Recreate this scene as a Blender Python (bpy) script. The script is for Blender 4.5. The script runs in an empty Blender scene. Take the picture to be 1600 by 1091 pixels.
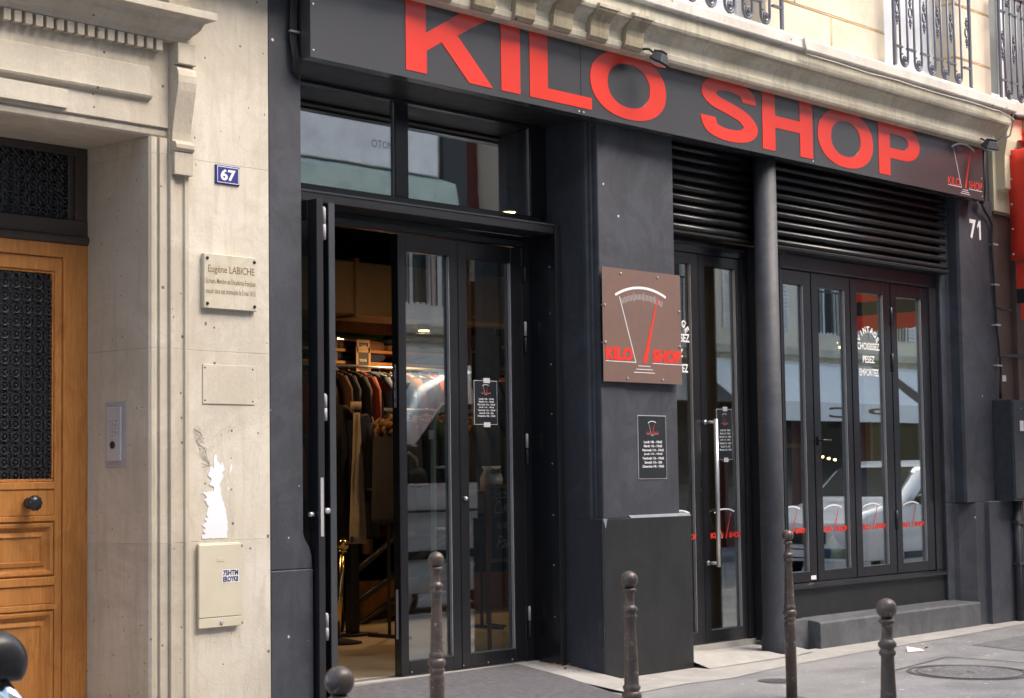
import bpy, bmesh, math, random
import numpy as np
from mathutils import Vector, Matrix
from mathutils.geometry import tessellate_polygon
random.seed(7)
S = bpy.context.scene
COL = S.collection
R = math.radians

# ------------------------------------------------------------------ camera, world, sun, exposure
CAMP = Vector((0.0, -8.45, 1.5))
FPX = 2850.0
yaw, pit, rol = R(48.1), R(3.95), R(-0.81)
fw = Vector((math.sin(yaw) * math.cos(pit), math.cos(yaw) * math.cos(pit), math.sin(pit)))
rt0 = Vector((math.cos(yaw), -math.sin(yaw), 0)); up0 = rt0.cross(fw)
rt = rt0 * math.cos(rol) + up0 * math.sin(rol)
up = up0 * math.cos(rol) - rt0 * math.sin(rol)
cd = bpy.data.cameras.new('camera'); cam = bpy.data.objects.new('camera', cd); COL.objects.link(cam)
cam.matrix_world = Matrix(((rt.x, up.x, -fw.x, CAMP.x), (rt.y, up.y, -fw.y, CAMP.y), (rt.z, up.z, -fw.z, CAMP.z), (0, 0, 0, 1)))
cd.sensor_fit = 'HORIZONTAL'; cd.sensor_width = 23.5; cd.lens = 23.5 * FPX / 1600.0
cd.clip_start = 0.05; cd.clip_end = 400
cd.dof.use_dof = True; cd.dof.focus_distance = 13.0; cd.dof.aperture_fstop = 5.0
S.camera = cam

W = bpy.data.worlds.new('World'); S.world = W; W.use_nodes = True
wn = W.node_tree.nodes; wl = W.node_tree.links
for n in list(wn): wn.remove(n)
SUN_EL, SUN_AZ = R(50), R(150)      # azimuth clockwise from +y
sky = wn.new('ShaderNodeTexSky'); sky.sky_type = 'NISHITA'; sky.sun_disc = False
sky.sun_elevation = SUN_EL; sky.sun_rotation = SUN_AZ; sky.air_density = 1.0; sky.dust_density = 6.0; sky.ozone_density = 0.6
bg = wn.new('ShaderNodeBackground'); bg.inputs[1].default_value = 0.15
wo = wn.new('ShaderNodeOutputWorld'); wl.new(sky.outputs[0], bg.inputs[0]); wl.new(bg.outputs[0], wo.inputs[0])
sd = bpy.data.lights.new('sun', 'SUN'); sd.energy = .85; sd.angle = R(45); sd.color = (1.0, 0.975, 0.94)
sun = bpy.data.objects.new('sun', sd); COL.objects.link(sun)
sdir = Vector((math.sin(SUN_AZ) * math.cos(SUN_EL), math.cos(SUN_AZ) * math.cos(SUN_EL), math.sin(SUN_EL)))
sun.rotation_euler = sdir.to_track_quat('Z', 'Y').to_euler()
vs = S.view_settings; vs.view_transform = 'Standard'; vs.look = 'None'; vs.exposure = 1.5; vs.gamma = 1
vs.use_curve_mapping = False
S.cycles.use_denoising = True; S.cycles.max_bounces = 8; S.cycles.diffuse_bounces = 3; S.cycles.glossy_bounces = 4
S.cycles.transparent_max_bounces = 16; S.cycles.sample_clamp_indirect = 6; S.cycles.caustics_reflective = False

def ray(u, v): return fw + rt * ((u - 800) / FPX) - up * ((v - 545.5) / FPX)
def at(u, v, y):
    d = ray(u, v); return CAMP + d * ((y - CAMP.y) / d.y)
def deep(u, v, t): return CAMP + ray(u, v) * t
def gz(y): return 0.02 * y
def ground(u, v):
    d = ray(u, v); return CAMP + d * ((0.02 * CAMP.y - CAMP.z) / (d.z - 0.02 * d.y))

# ------------------------------------------------------------------ materials
MATS = {}
class NT:
    def __init__(s, name):
        s.m = bpy.data.materials.new(name); s.m.use_nodes = True; s.t = s.m.node_tree
        for n in list(s.t.nodes): s.t.nodes.remove(n)
        s.out = s.n('ShaderNodeOutputMaterial')
    def n(s, t, **k):
        x = s.t.nodes.new(t)
        for a, b in k.items(): setattr(x, a, b)
        return x
    def l(s, a, b): s.t.links.new(a, b)
    def tc(s, scale=(1, 1, 1), obj=False):
        # world-space position so every piece of the same material carries its own grain
        g = s.n('ShaderNodeNewGeometry'); m = s.n('ShaderNodeMapping'); m.inputs['Scale'].default_value = scale
        s.l(g.outputs['Position'], m.inputs[0]); return m.outputs[0]
    def noise(s, scale, detail=4, rough=.6, vec=None, dist=0):
        n = s.n('ShaderNodeTexNoise'); n.inputs['Scale'].default_value = scale; n.inputs['Detail'].default_value = detail
        n.inputs['Roughness'].default_value = rough; n.inputs['Distortion'].default_value = dist
        if vec is not None: s.l(vec, n.inputs['Vector'])
        return n.outputs['Fac']
    def ramp(s, fac, stops):
        r = s.n('ShaderNodeValToRGB'); e = r.color_ramp.elements
        while len(e) < len(stops): e.new(0.5)
        for i, (p, c) in enumerate(stops):
            e[i].position = p; e[i].color = (c, c, c, 1) if not isinstance(c, tuple) else (*c, 1)
        s.l(fac, r.inputs[0]); return r.outputs[0]
    def mix(s, fac, a, b, mode='MIX'):
        m = s.n('ShaderNodeMix', data_type='RGBA', blend_type=mode)
        for i, x in ((0, fac), (6, a), (7, b)):
            if isinstance(x, (int, float)): m.inputs[i].default_value = x
            elif isinstance(x, tuple): m.inputs[i].default_value = (*x, 1)
            else: s.l(x, m.inputs[i])
        return m.outputs[2]
    def bsdf(s, col, rough=.5, metal=0, spec=.5, bump=None, bs=.3, bd=.01, coat=0):
        p = s.n('ShaderNodeBsdfPrincipled')
        for k, x in (('Base Color', col), ('Roughness', rough), ('Metallic', metal), ('Specular IOR Level', spec), ('Coat Weight', coat)):
            if isinstance(x, (int, float)): p.inputs[k].default_value = x
            elif isinstance(x, tuple): p.inputs[k].default_value = (*x, 1)
            else: s.l(x, p.inputs[k])
        if bump is not None:
            b = s.n('ShaderNodeBump'); b.inputs['Strength'].default_value = bs; b.inputs['Distance'].default_value = bd
            s.l(bump, b.inputs['Height']); s.l(b.outputs[0], p.inputs['Normal'])
        s.l(p.outputs[0], s.out.inputs[0]); return p

def plain(name, col, rough=.5, metal=0, spec=.5, var=.12, bs=.1, scale=30, coat=0):
    t = NT(name); v = t.tc(); n1 = t.noise(scale, 4, .6, v); n2 = t.noise(scale / 12, 3, .6, v)
    a = tuple(c * (1 - var) for c in col); b = tuple(min(1, c * (1 + var)) for c in col)
    c = t.mix(t.ramp(n2, [(.3, 0.), (.7, 1.)]), a, b)
    rr = t.n('ShaderNodeMapRange'); rr.inputs[3].default_value = max(.02, rough - .07); rr.inputs[4].default_value = rough + .07
    t.l(n1, rr.inputs[0])
    t.bsdf(c, rr.outputs[0], metal, spec, n1, bs, .002, coat); MATS[name] = t.m; return t.m

def stone(name, base, dark, pits=True, streak=.5):
    t = NT(name); v = t.tc(); vs_ = t.tc((6, 6, .7)); big = t.noise(1.3, 5, .65, v, .4); fine = t.noise(55, 5, .7, v); st = t.noise(2.2, 5, .7, vs_, .6)
    c = t.mix(t.ramp(big, [(.3, 0.), (.72, 1.)]), base, tuple(x * y for x, y in zip(base, (.80, .76, .70))))
    c = t.mix(t.ramp(st, [(.48, 0.), (.8, streak)]), c, dark)
    c = t.mix(t.ramp(fine, [(.42, .0), (.75, .16)]), c, tuple(x * .7 for x in base))
    bl = t.noise(.75, 6, .75, v, 1.2); c = t.mix(t.ramp(bl, [(.47, 0.), (.60, .5)]), c, tuple(x * .55 + y * .35 for x, y in zip(dark, base)))
    bl2 = t.noise(4.5, 6, .8, v, 2.0); c = t.mix(t.ramp(bl2, [(.52, 0.), (.68, .26)]), c, dark)
    h = fine
    if pits:
        vo = t.n('ShaderNodeTexVoronoi'); vo.inputs['Scale'].default_value = 15; t.l(v, vo.inputs['Vector'])
        dn = t.noise(40, 3, .6, v)
        ad = t.n('ShaderNodeMath', operation='ADD'); mu = t.n('ShaderNodeMath', operation='MULTIPLY'); mu.inputs[1].default_value = .16
        t.l(dn, mu.inputs[0]); t.l(vo.outputs['Distance'], ad.inputs[0]); t.l(mu.outputs[0], ad.inputs[1])
        pwn = t.n('ShaderNodeMath', operation='POWER'); pwn.inputs[1].default_value = 3.5; sp_ = t.n('ShaderNodeSeparateColor'); t.l(vo.outputs['Color'], sp_.inputs[0]); t.l(sp_.outputs[0], pwn.inputs[0])
        s2 = t.n('ShaderNodeMath', operation='MULTIPLY_ADD'); s2.inputs[1].default_value = -.16; t.l(pwn.outputs[0], s2.inputs[0]); t.l(ad.outputs[0], s2.inputs[2])
        pm = t.ramp(s2.outputs[0], [(.06, .9), (.11, 0.)])
        c = t.mix(pm, c, tuple(x * .35 for x in dark))
        sb = t.n('ShaderNodeMath', operation='SUBTRACT'); t.l(fine, sb.inputs[0]); t.l(pm, sb.inputs[1]); h = sb.outputs[0]
    oi = t.n('ShaderNodeObjectInfo'); mr = t.n('ShaderNodeMapRange'); mr.inputs[3].default_value = .90; mr.inputs[4].default_value = 1.04; t.l(oi.outputs['Random'], mr.inputs[0])
    hs = t.n('ShaderNodeHueSaturation'); t.l(mr.outputs[0], hs.inputs['Value']); t.l(c, hs.inputs['Color']); c = hs.outputs[0]
    t.bsdf(c, .85, 0, .25, h, .35, .006); MATS[name] = t.m; return t.m

def painted(name, col, chips=.5, rough=.5, worn=(0.16, .17, .19), spec=.5):
    t = NT(name); v = t.tc(); vv = t.tc((4, 4, .8))
    fine = t.noise(70, 6, .75, v); mid = t.noise(7, 6, .7, v, .5); st = t.noise(2.4, 6, .7, vv, .8); big = t.noise(.9, 3, .6, v)
    c = t.mix(t.ramp(st, [(.35, 0.), (.75, 1.)]), tuple(x * .85 for x in col), tuple(x * 1.2 for x in col))
    c = t.mix(t.ramp(mid, [(.62, 0.), (.78, .45)]), c, worn)
    if chips:
        du = t.noise(1.7, 6, .72, v, 1.4); c = t.mix(t.ramp(du, [(.47, 0.), (.60, .55)]), c, tuple(x * 1.75 for x in col)); c = t.mix(t.ramp(t.noise(13, 6, .8, t.tc((1, 1, .35)), 1.5), [(.60, 0.), (.66, .5)]), c, tuple(x * 2.2 for x in col))
        vo = t.n('ShaderNodeTexVoronoi'); vo.inputs['Scale'].default_value = 7; t.l(v, vo.inputs['Vector'])
        mu = t.n('ShaderNodeMath', operation='MULTIPLY'); mu.inputs[1].default_value = .22; t.l(t.noise(38, 4, .8, v), mu.inputs[0])
        ad = t.n('ShaderNodeMath', operation='ADD'); t.l(vo.outputs['Distance'], ad.inputs[0]); t.l(mu.outputs[0], ad.inputs[1])
        pq = t.n('ShaderNodeMath', operation='POWER'); pq.inputs[1].default_value = 7; sq = t.n('ShaderNodeSeparateColor'); t.l(vo.outputs['Color'], sq.inputs[0]); t.l(sq.outputs[1], pq.inputs[0])
        aq = t.n('ShaderNodeMath', operation='MULTIPLY_ADD'); aq.inputs[1].default_value = -.10; t.l(pq.outputs[0], aq.inputs[0]); t.l(ad.outputs[0], aq.inputs[2])
        c = t.mix(t.ramp(aq.outputs[0], [(.075, chips), (.09, 0.)]), c, (.75, .76, .78))
    rr = t.n('ShaderNodeMapRange'); rr.inputs[3].default_value = rough - .1; rr.inputs[4].default_value = rough + .15; t.l(mid, rr.inputs[0])
    t.bsdf(c, rr.outputs[0], 0, spec, t.mix(.35, fine, mid), .45, .006); MATS[name] = t.m; return t.m

def wood(name, c1, c2, rough=.45, scale=1.0):
    t = NT(name); v = t.tc((22 * scale, 22 * scale, 1.2 * scale)); n1 = t.noise(3.2, 8, .62, v, 1.2); f = t.noise(90, 3, .6, t.tc((6, 6, .35)))
    b = t.noise(1.4, 3, .5, t.tc((5, 5, .5)))
    c = t.mix(t.ramp(n1, [(.3, 0.), (.7, 1.)]), c1, c2); c = t.mix(t.ramp(f, [(.45, 0.), (.7, .35)]), c, tuple(x * .55 for x in c1))
    c = t.mix(t.ramp(b, [(.4, 0.), (.62, .5)]), c, tuple(x * .62 for x in c2)); w3 = t.noise(2.2, 5, .7, t.tc((1.5, 1.5, 1)), 1.0); c = t.mix(t.ramp(w3, [(.48, 0.), (.65, .4)]), c, tuple(x * .5 for x in c1))
    t.bsdf(c, rough, 0, .4, f, .15, .003); MATS[name] = t.m; return t.m

def glass(name, tint, base=.07, amp=.93, power=4.2, wob=.0):
    t = NT(name)
    lw = t.n('ShaderNodeLayerWeight'); lw.inputs[0].default_value = .5
    pw = t.n('ShaderNodeMath', operation='POWER'); pw.inputs[1].default_value = power; t.l(lw.outputs['Facing'], pw.inputs[0])
    ma = t.n('ShaderNodeMath', operation='MULTIPLY_ADD'); ma.inputs[1].default_value = amp; ma.inputs[2].default_value = base; t.l(pw.outputs[0], ma.inputs[0])
    tr = t.n('ShaderNodeBsdfTransparent'); tr.inputs[0].default_value = (*tint, 1)
    gl = t.n('ShaderNodeBsdfGlossy'); gl.inputs['Roughness'].default_value = .008; gl.inputs[0].default_value = (.96, 1, .98, 1)
    if wob:
        b = t.n('ShaderNodeBump'); b.inputs['Strength'].default_value = wob; b.inputs['Distance'].default_value = .01
        t.l(t.noise(1.6, 2, .4, t.tc()), b.inputs['Height']); t.l(b.outputs[0], gl.inputs['Normal'])
    mx = t.n('ShaderNodeMixShader'); t.l(ma.outputs[0], mx.inputs[0]); t.l(tr.outputs[0], mx.inputs[1]); t.l(gl.outputs[0], mx.inputs[2])
    t.l(mx.outputs[0], t.out.inputs[0]); MATS[name] = t.m; return t.m

def emit(name, col, st):
    t = NT(name); e = t.n('ShaderNodeEmission'); e.inputs[0].default_value = (*col, 1); e.inputs[1].default_value = st
    t.l(e.outputs[0], t.out.inputs[0]); MATS[name] = t.m; return t.m

M = MATS
stone('stone', (.70, .665, .585), (.36, .315, .245), streak=.5)
stone('stone_trim', (.655, .61, .52), (.34, .285, .21), streak=.6)
stone('stone_pale', (.69, .65, .56), (.40, .36, .28), pits=False, streak=.35)
stone('cornice_stone', (.66, .63, .52), (.26, .23, .17), pits=False, streak=.7)
stone('slab_stone', (.72, .70, .66), (.38, .35, .31), pits=True, streak=.4)
stone('upper_stone', (.74, .685, .57), (.5, .43, .32), pits=False, streak=.3)
plain('groove', (.50, .36, .20), .9, var=.2)
painted('dark_paint', (.040, .0435, .054), .85, .55, worn=(.085, .092, .112))
painted('black_paint', (.016, .0165, .018), .22, .42, worn=(.035, .037, .04))
painted('black_base', (.0125, .0135, .015), .2, .45, worn=(.03, .032, .035))
painted('ledge_paint', (.085, .089, .098), .5, .6, worn=(.16, .165, .175))
plain('pale_trim', (.20, .215, .245), .8, var=.2)  # paler grey-blue than the pillar paint, on ledges and the chamfer stop
plain('door_metal', (.013, .0135, .016), .22, 0, .55, bs=.03)
plain('door_metal_soft', (.022, .022, .025), .36, 0, .5, bs=.05)
plain('edge_metal', (.075, .08, .09), .35, .3, bs=.03)
plain('slat_metal', (.012, .0125, .014), .36, 0, .6, bs=.1)
plain('sign_panel', (.055, .056, .061), .20, 0, .9, var=.06, bs=.02, scale=4)
plain('sign_edge', (.02, .02, .022), .5)
plain('red_letter', (.70, .040, .022), .22, 0, .9, var=.12, bs=.03, scale=9)
plain('red_print', (.74, .035, .02), .45, var=.05)
plain('white_print', (.8, .8, .82), .5, var=.04)
plain('white_thin', (.62, .62, .64), .5, var=.04)
plain('steel', (.62, .62, .62), .30, .75, bs=.03)
plain('satin_steel', (.40, .40, .41), .4, .0, bs=.03)
plain('chrome', (.8, .8, .8), .1, 1.0, bs=.01)
plain('brass', (.85, .62, .25), .16, 1.0, bs=.01)
plain('slate_shutter', (.16, .19, .19), .6)
plain('rubber', (.012, .012, .012), .6)
plain('plastic_black', (.018, .018, .02), .35)
plain('cable', (.02, .02, .02), .5)
plain('cable_pale', (.42, .40, .36), .7)
plain('iron_black', (.035, .037, .043), .25, .35, bs=.1)
plain('rail_iron', (.105, .115, .15), .42, .2, bs=.1, var=.2)
plain('paper_black', (.018, .022, .026), .35, var=.05, bs=0)
plain('paper_white', (.78, .78, .78), .7, var=.05)
plain('plate_blue', (.045, .05, .22), .25, var=.08)
plain('cream_metal', (.60, .55, .43), .5, var=.08)
plain('mat_dark', (.105, .102, .113), .9, var=.25, bs=.7, scale=240)
plain('shutter_white', (.84, .85, .86), .6)
plain('opp_cream', (.80, .73, .60), .9, var=.12, scale=6)
plain('opp_white', (.86, .86, .83), .9, var=.08, scale=6)
plain('opp_maroon', (.10, .018, .02), .4, var=.1)
plain('opp_glass', (.03, .035, .04), .08, 0, .8, bs=0)
plain('canvas_pale', (.86, .86, .84), .85, var=.06)
plain('car_white', (.74, .75, .77), .18, 0, .6, var=.02, bs=0, coat=.8)
plain('van_blue', (.56, .64, .72), .2, 0, .6, var=.02, bs=0, coat=.8)
plain('curtain', (.70, .74, .80), .8, var=.06)
plain('awning_red', (.80, .045, .02), .65, var=.06, scale=18)
plain('brown_paint', (.115, .075, .058), .6, var=.25, bs=.3)
plain('cream_paint', (.66, .60, .42), .6, var=.12, bs=.25, scale=20)
plain('box_grey', (.035, .040, .048), .7, var=.25, bs=.9, scale=160)
plain('lacquer', (.012, .012, .014), .3)
wood('oak', (.40, .145, .034), (.68, .305, .085))
wood('oak_panel', (.38, .145, .034), (.64, .285, .08), scale=.7)
wood('shelf_wood', (.22, .09, .03), (.34, .15, .05), .6)
wood('frame_wood', (.20, .11, .045), (.28, .16, .07), .6)
plain('transom_frame', (.055, .042, .036), .6)
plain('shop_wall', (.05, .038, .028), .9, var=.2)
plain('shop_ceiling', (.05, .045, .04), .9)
plain('duct', (.30, .21, .11), .5, .3, var=.15)
plain('chalkboard', (.02, .022, .022), .8)
plain('chalk', (.45, .43, .38), .95)
plain('cloth_navy', (.012, .016, .05), .95, bs=.5, scale=150)
plain('cloth_cream', (.42, .34, .24), .95, bs=.6, scale=150)
plain('cloth_black', (.012, .012, .014), .95, bs=.5)
plain('cloth_grey', (.045, .045, .05), .95, bs=.5)
plain('cloth_brown', (.12, .06, .03), .95, bs=.5)
plain('cloth_denim', (.05, .09, .16), .95, bs=.5)
plain('cloth_teal', (.08, .16, .16), .9, bs=.3)
plain('cloth_red', (.20, .03, .02), .95, bs=.5)
plain('cloth_green', (.03, .06, .03), .95, bs=.5)
plain('fur', (.34, .18, .07), 1, var=.4, bs=1, scale=120)
plain('panel_screen', (.26, .31, .28), .8, var=.1)
plain('skin_dummy', (.55, .42, .30), .5)
glass('glass', (.86, .92, .89), .17, .83, 2.3, .02)
glass('glass_window', (.84, .90, .87), .27, .73, 2.1, .02)
glass('glass_far', (.80, .86, .84), .34, .66, 2.2, .05)
plain('car_glass', (.012, .015, .016), .06, 0, .7, bs=0)
emit('lamp_glow', (1.0, .62, .28), 14)
emit('lamp_white', (1, .9, .75), 6)

def special():
    # asphalt: fine aggregate, blotches, pale chewing gum spots
    t = NT('asphalt'); v = t.tc(); f = t.noise(210, 5, .8, v); b = t.noise(1.6, 5, .7, v, .5); b2 = t.noise(.5, 3, .6, t.tc((1, 2.5, 1)), .5)
    c = t.mix(t.ramp(f, [(.3, 0.), (.75, 1.)]), (.17, .17, .178), (.33, .33, .34)); g2 = t.noise(42, 4, .75, v); c = t.mix(t.ramp(g2, [(.58, 0.), (.66, .8)]), c, (.55, .54, .52)); c = t.mix(t.ramp(g2, [(.33, .85), (.41, 0.)]), c, (.07, .07, .07)); c = t.mix(t.ramp(b, [(.42, .0), (.62, .6)]), c, (.16, .158, .158))
    c = t.mix(t.ramp(b2, [(.47, 0.), (.60, .45)]), c, (.36, .355, .35))
    vo = t.n('ShaderNodeTexVoronoi'); vo.inputs['Scale'].default_value = 4.2; vo.inputs['Randomness'].default_value = 1; t.l(v, vo.inputs['Vector'])
    mu = t.n('ShaderNodeMath', operation='MULTIPLY'); mu.inputs[1].default_value = .05; t.l(t.noise(50, 2, .6, v), mu.inputs[0])
    ad = t.n('ShaderNodeMath', operation='ADD'); t.l(vo.outputs['Distance'], ad.inputs[0]); t.l(mu.outputs[0], ad.inputs[1])
    c = t.mix(t.ramp(ad.outputs[0], [(.095, .7), (.115, 0.)]), c, (.58, .575, .56))
    t.bsdf(c, .78, 0, .35, f, .6, .006); M['asphalt'] = t.m
    t = NT('concrete'); v = t.tc(); f = t.noise(90, 5, .75, v); b = t.noise(2.6, 6, .75, v, .8)
    c = t.mix(t.ramp(b, [(.3, 0.), (.7, 1.)]), (.33, .315, .285), (.48, .47, .445)); c = t.mix(t.ramp(f, [(.5, 0.), (.8, .5)]), c, (.24, .22, .19))
    t.bsdf(c, .85, 0, .3, f, .5, .006); M['concrete'] = t.m
    # rusted copper-brown plate
    t = NT('rust_plate'); v = t.tc(); b = t.noise(4, 7, .7, v, 1.0); f = t.noise(30, 5, .7, t.tc((1, 1, 5)))
    c = t.mix(t.ramp(b, [(.3, 0.), (.62, .7), (.8, 1.)]), (.215, .145, .125), (.27, .155, .12)); c = t.mix(t.ramp(f, [(.45, 0.), (.75, .4)]), c, (.25, .185, .165))
    t.bsdf(c, .45, .35, .4, f, .12, .002); M['rust_plate'] = t.m
    # bollard: dark brown painted iron with worn pale flecks
    t = NT('bollard_paint'); v = t.tc(); b = t.noise(9, 6, .75, v, .6); f = t.noise(120, 4, .7, v)
    c = t.mix(t.ramp(b, [(.35, 0.), (.65, 1.)]), (.085, .066, .056), (.15, .118, .10)); c = t.mix(t.ramp(t.noise(26, 5, .8, v), [(.60, 0.), (.66, .85)]), c, (.45, .43, .42))
    t.bsdf(c, .34, .35, .5, f, .3, .003); M['bollard_paint'] = t.m
    # interior floor
    t = NT('shop_floor'); v = t.tc(); b = t.noise(1.5, 5, .7, v, .5)
    c = t.mix(t.ramp(b, [(.3, 0.), (.7, 1.)]), (.26, .20, .14), (.36, .29, .21)); t.bsdf(c, .4, 0, .4, b, .05, .002); M['shop_floor'] = t.m
    # marble plaque
    t = NT('marble'); v = t.tc(); b = t.noise(7, 6, .75, v, 1.5); s = t.noise(3, 4, .6, t.tc((5, 5, 1)), .5)
    c = t.mix(t.ramp(b, [(.35, 0.), (.7, 1.)]), (.60, .57, .48), (.50, .45, .34)); c = t.mix(t.ramp(s, [(.55, 0.), (.75, .5)]), c, (.42, .32, .17))
    t.bsdf(c, .5, 0, .4, b, .05, .002); M['marble'] = t.m
    # plaid cloth
    t = NT('plaid'); v = t.tc(); w1 = t.n('ShaderNodeTexWave', bands_direction='X'); w1.inputs['Scale'].default_value = 9; t.l(v, w1.inputs[0])
    w2 = t.n('ShaderNodeTexWave', bands_direction='Z'); w2.inputs['Scale'].default_value = 9; t.l(v, w2.inputs[0])
    c = t.mix(t.ramp(w1.outputs[1], [(.6, 0.), (.7, 1.)]), (.32, .26, .2), (.10, .02, .02)); c = t.mix(t.ramp(w2.outputs[1], [(.6, 0.), (.7, .7)]), c, (.04, .05, .03))
    t.bsdf(c, .95); M['plaid'] = t.m
special()

# ------------------------------------------------------------------ mesh helpers
class MB:
    def __init__(s): s.v = []; s.f = []; s.sm = []
    def add(s, vs_, fs, smooth=False):
        o = len(s.v); s.v += [tuple(p) for p in vs_]; s.f += [tuple(i + o for i in f) for f in fs]; s.sm += [smooth] * len(fs); return s
    def box(s, x0, x1, y0, y1, z0, z1):
        if x0 > x1: x0, x1 = x1, x0
        if y0 > y1: y0, y1 = y1, y0
        if z0 > z1: z0, z1 = z1, z0
        return s.add([(x0, y0, z0), (x1, y0, z0), (x1, y1, z0), (x0, y1, z0), (x0, y0, z1), (x1, y0, z1), (x1, y1, z1), (x0, y1, z1)],
                     [(0, 3, 2, 1), (4, 5, 6, 7), (0, 1, 5, 4), (1, 2, 6, 5), (2, 3, 7, 6), (3, 0, 4, 7)])
    def prism(s, pts, a0, a1, axis='x', smooth=False):
        """pts: 2-D outline in the two other axes (y,z), (x,z) or (x,y)"""
        def P(p, a): return (a, p[0], p[1]) if axis == 'x' else (p[0], a, p[1]) if axis == 'y' else (p[0], p[1], a)
        n = len(pts); V = [P(p, a0) for p in pts] + [P(p, a1) for p in pts]
        tri = tessellate_polygon([[Vector((p[0], p[1], 0)) for p in pts]])
        F = [tuple(t) for t in tri] + [tuple(i + n for i in reversed(t)) for t in tri]
        s.add(V, F); o = len(s.v) - 2 * n
        for i in range(n):
            j = (i + 1) % n; s.f.append((o + i, o + j, o + n + j, o + n + i)); s.sm.append(smooth)
        return s
    def strip(s, A, B, y0, y1, closed=False):
        """band between two outlines A and B in (x,z), thickness y0..y1"""
        n = len(A); V = []
        for p in A: V += [(p[0], y0, p[1]), (p[0], y1, p[1])]
        for p in B: V += [(p[0], y0, p[1]), (p[0], y1, p[1])]
        F = []; m = 2 * n
        for i in range(n if closed else n - 1):
            a = 2 * i; b = 2 * ((i + 1) % n)
            F += [(a, b, m + b, m + a), (a + 1, m + a + 1, m + b + 1, b + 1), (a, a + 1, b + 1, b), (m + a, m + b, m + b + 1, m + a + 1)]
        if not closed:
            e = 2 * n - 2; F += [(0, m, m + 1, 1), (e, e + 1, m + e + 1, m + e)]
        return s.add(V, F)
    def lathe(s, prof, c=(0, 0, 0), n=20, axis='z', smooth=True):
        V = []; F = []
        for r, h in prof:
            for i in range(n):
                a = 2 * math.pi * i / n; p = (r * math.cos(a), r * math.sin(a), h)
                if axis == 'y': p = (p[0], p[2], p[1])
                if axis == 'x': p = (p[2], p[0], p[1])
                V.append((c[0] + p[0], c[1] + p[1], c[2] + p[2]))
        for k in range(len(prof) - 1):
            for i in range(n):
                j = (i + 1) % n; F.append((k * n + i, k * n + j, (k + 1) * n + j, (k + 1) * n + i))
        s.add(V, F, smooth)
        o = len(s.v) - len(V)
        s.f.append(tuple(o + i for i in range(n))[::-1]); s.sm.append(False)
        s.f.append(tuple(o + (len(prof) - 1) * n + i for i in range(n))); s.sm.append(False)
        return s
    def ball(s, c, r, n=16, m=10, sc=(1, 1, 1)):
        prof = [(max(1e-4, r * math.sin(math.pi * k / m)), -r * math.cos(math.pi * k / m)) for k in range(m + 1)]
        o = len(s.v); s.lathe(prof, (0, 0, 0), n)
        for i in range(o, len(s.v)):
            v = s.v[i]; s.v[i] = (c[0] + v[0] * sc[0], c[1] + v[1] * sc[1], c[2] + v[2] * sc[2])
        return s
    def tube(s, path, r, n=8, closed=False, sq=False):
        P = [Vector(p) for p in path]; V = []; F = []; k = len(P); prev = None
        rr = r if isinstance(r, (list, tuple)) else [r] * k
        for i in range(k):
            if closed: t = P[(i + 1) % k] - P[i - 1]
            else: t = P[min(i + 1, k - 1)] - P[max(i - 1, 0)]
            t.normalize()
            if prev is None:
                a = Vector((0, 0, 1)) if abs(t.z) < .9 else Vector((0, 1, 0)); u = t.cross(a).normalized()
            else: u = (prev - t * prev.dot(t)).normalized()
            prev = u; w = t.cross(u)
            for j in range(n):
                an = 2 * math.pi * (j + .5) / n; V.append(P[i] + (u * math.cos(an) + w * math.sin(an)) * rr[i])
        for i in range(k if closed else k - 1):
            for j in range(n):
                a = i * n + j; b = i * n + (j + 1) % n; c = ((i + 1) % k) * n + j; d = ((i + 1) % k) * n + (j + 1) % n
                F.append((a, b, d, c))
        if not closed: F += [tuple(range(n))[::-1], tuple((k - 1) * n + j for j in range(n))]
        return s.add(V, F, n > 5)
    def loft(s, rings, cap=True):
        n = len(rings[0]); V = [p for r in rings for p in r]; F = []
        for k in range(len(rings) - 1):
            for i in range(n):
                j = (i + 1) % n; F.append((k * n + i, k * n + j, (k + 1) * n + j, (k + 1) * n + i))
        if cap: F += [tuple(range(n))[::-1], tuple((len(rings) - 1) * n + i for i in range(n))]
        return s.add(V, F, True)
    def mesh(s, name, mat):
        me = bpy.data.meshes.new(name); me.from_pydata(s.v, [], s.f); me.materials.append(M[mat] if isinstance(mat, str) else mat)
        for p, q in zip(me.polygons, s.sm): p.use_smooth = q
        me.update()
        b = bmesh.new(); b.from_mesh(me); bmesh.ops.recalc_face_normals(b, faces=b.faces); b.to_mesh(me); b.free()
        return me
    def obj(s, name, mat, parent=None, bev=0, seg=1):
        o = bpy.data.objects.new(name, s.mesh(name, mat)); COL.objects.link(o)
        if parent is not None: o.parent = parent
        if bev:
            m = o.modifiers.new('bevel', 'BEVEL'); m.width = bev; m.segments = seg; m.limit_method = 'ANGLE'; m.angle_limit = R(40)
        return o

def tag(o, label=None, cat=None, group=None, kind=None):
    for k, v in (('label', label), ('category', cat), ('group', group), ('kind', kind)):
        if v: o[k] = v
    return o
def thing(name, label, cat, loc=(0, 0, 0), group=None):
    o = bpy.data.objects.new(name, None); COL.objects.link(o); o.location = loc; o.empty_display_size = .1
    return tag(o, label, cat, group)
def struct(o): o['kind'] = 'structure'; return o
def box(name, mat, parent, x0, x1, y0, y1, z0, z1, bev=0):
    return MB().box(x0, x1, y0, y1, z0, z1).obj(name, mat, parent, bev)
def frame_mb(x0, x1, y0, y1, z0, z1, l, r, b, t):
    m = MB(); m.box(x0, x0 + l, y0, y1, z0, z1); m.box(x1 - r, x1, y0, y1, z0, z1)
    m.box(x0 + l, x1 - r, y0 + .0006, y1, z1 - t, z1); m.box(x0 + l, x1 - r, y0 + .0006, y1, z0, z0 + b); return m

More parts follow.
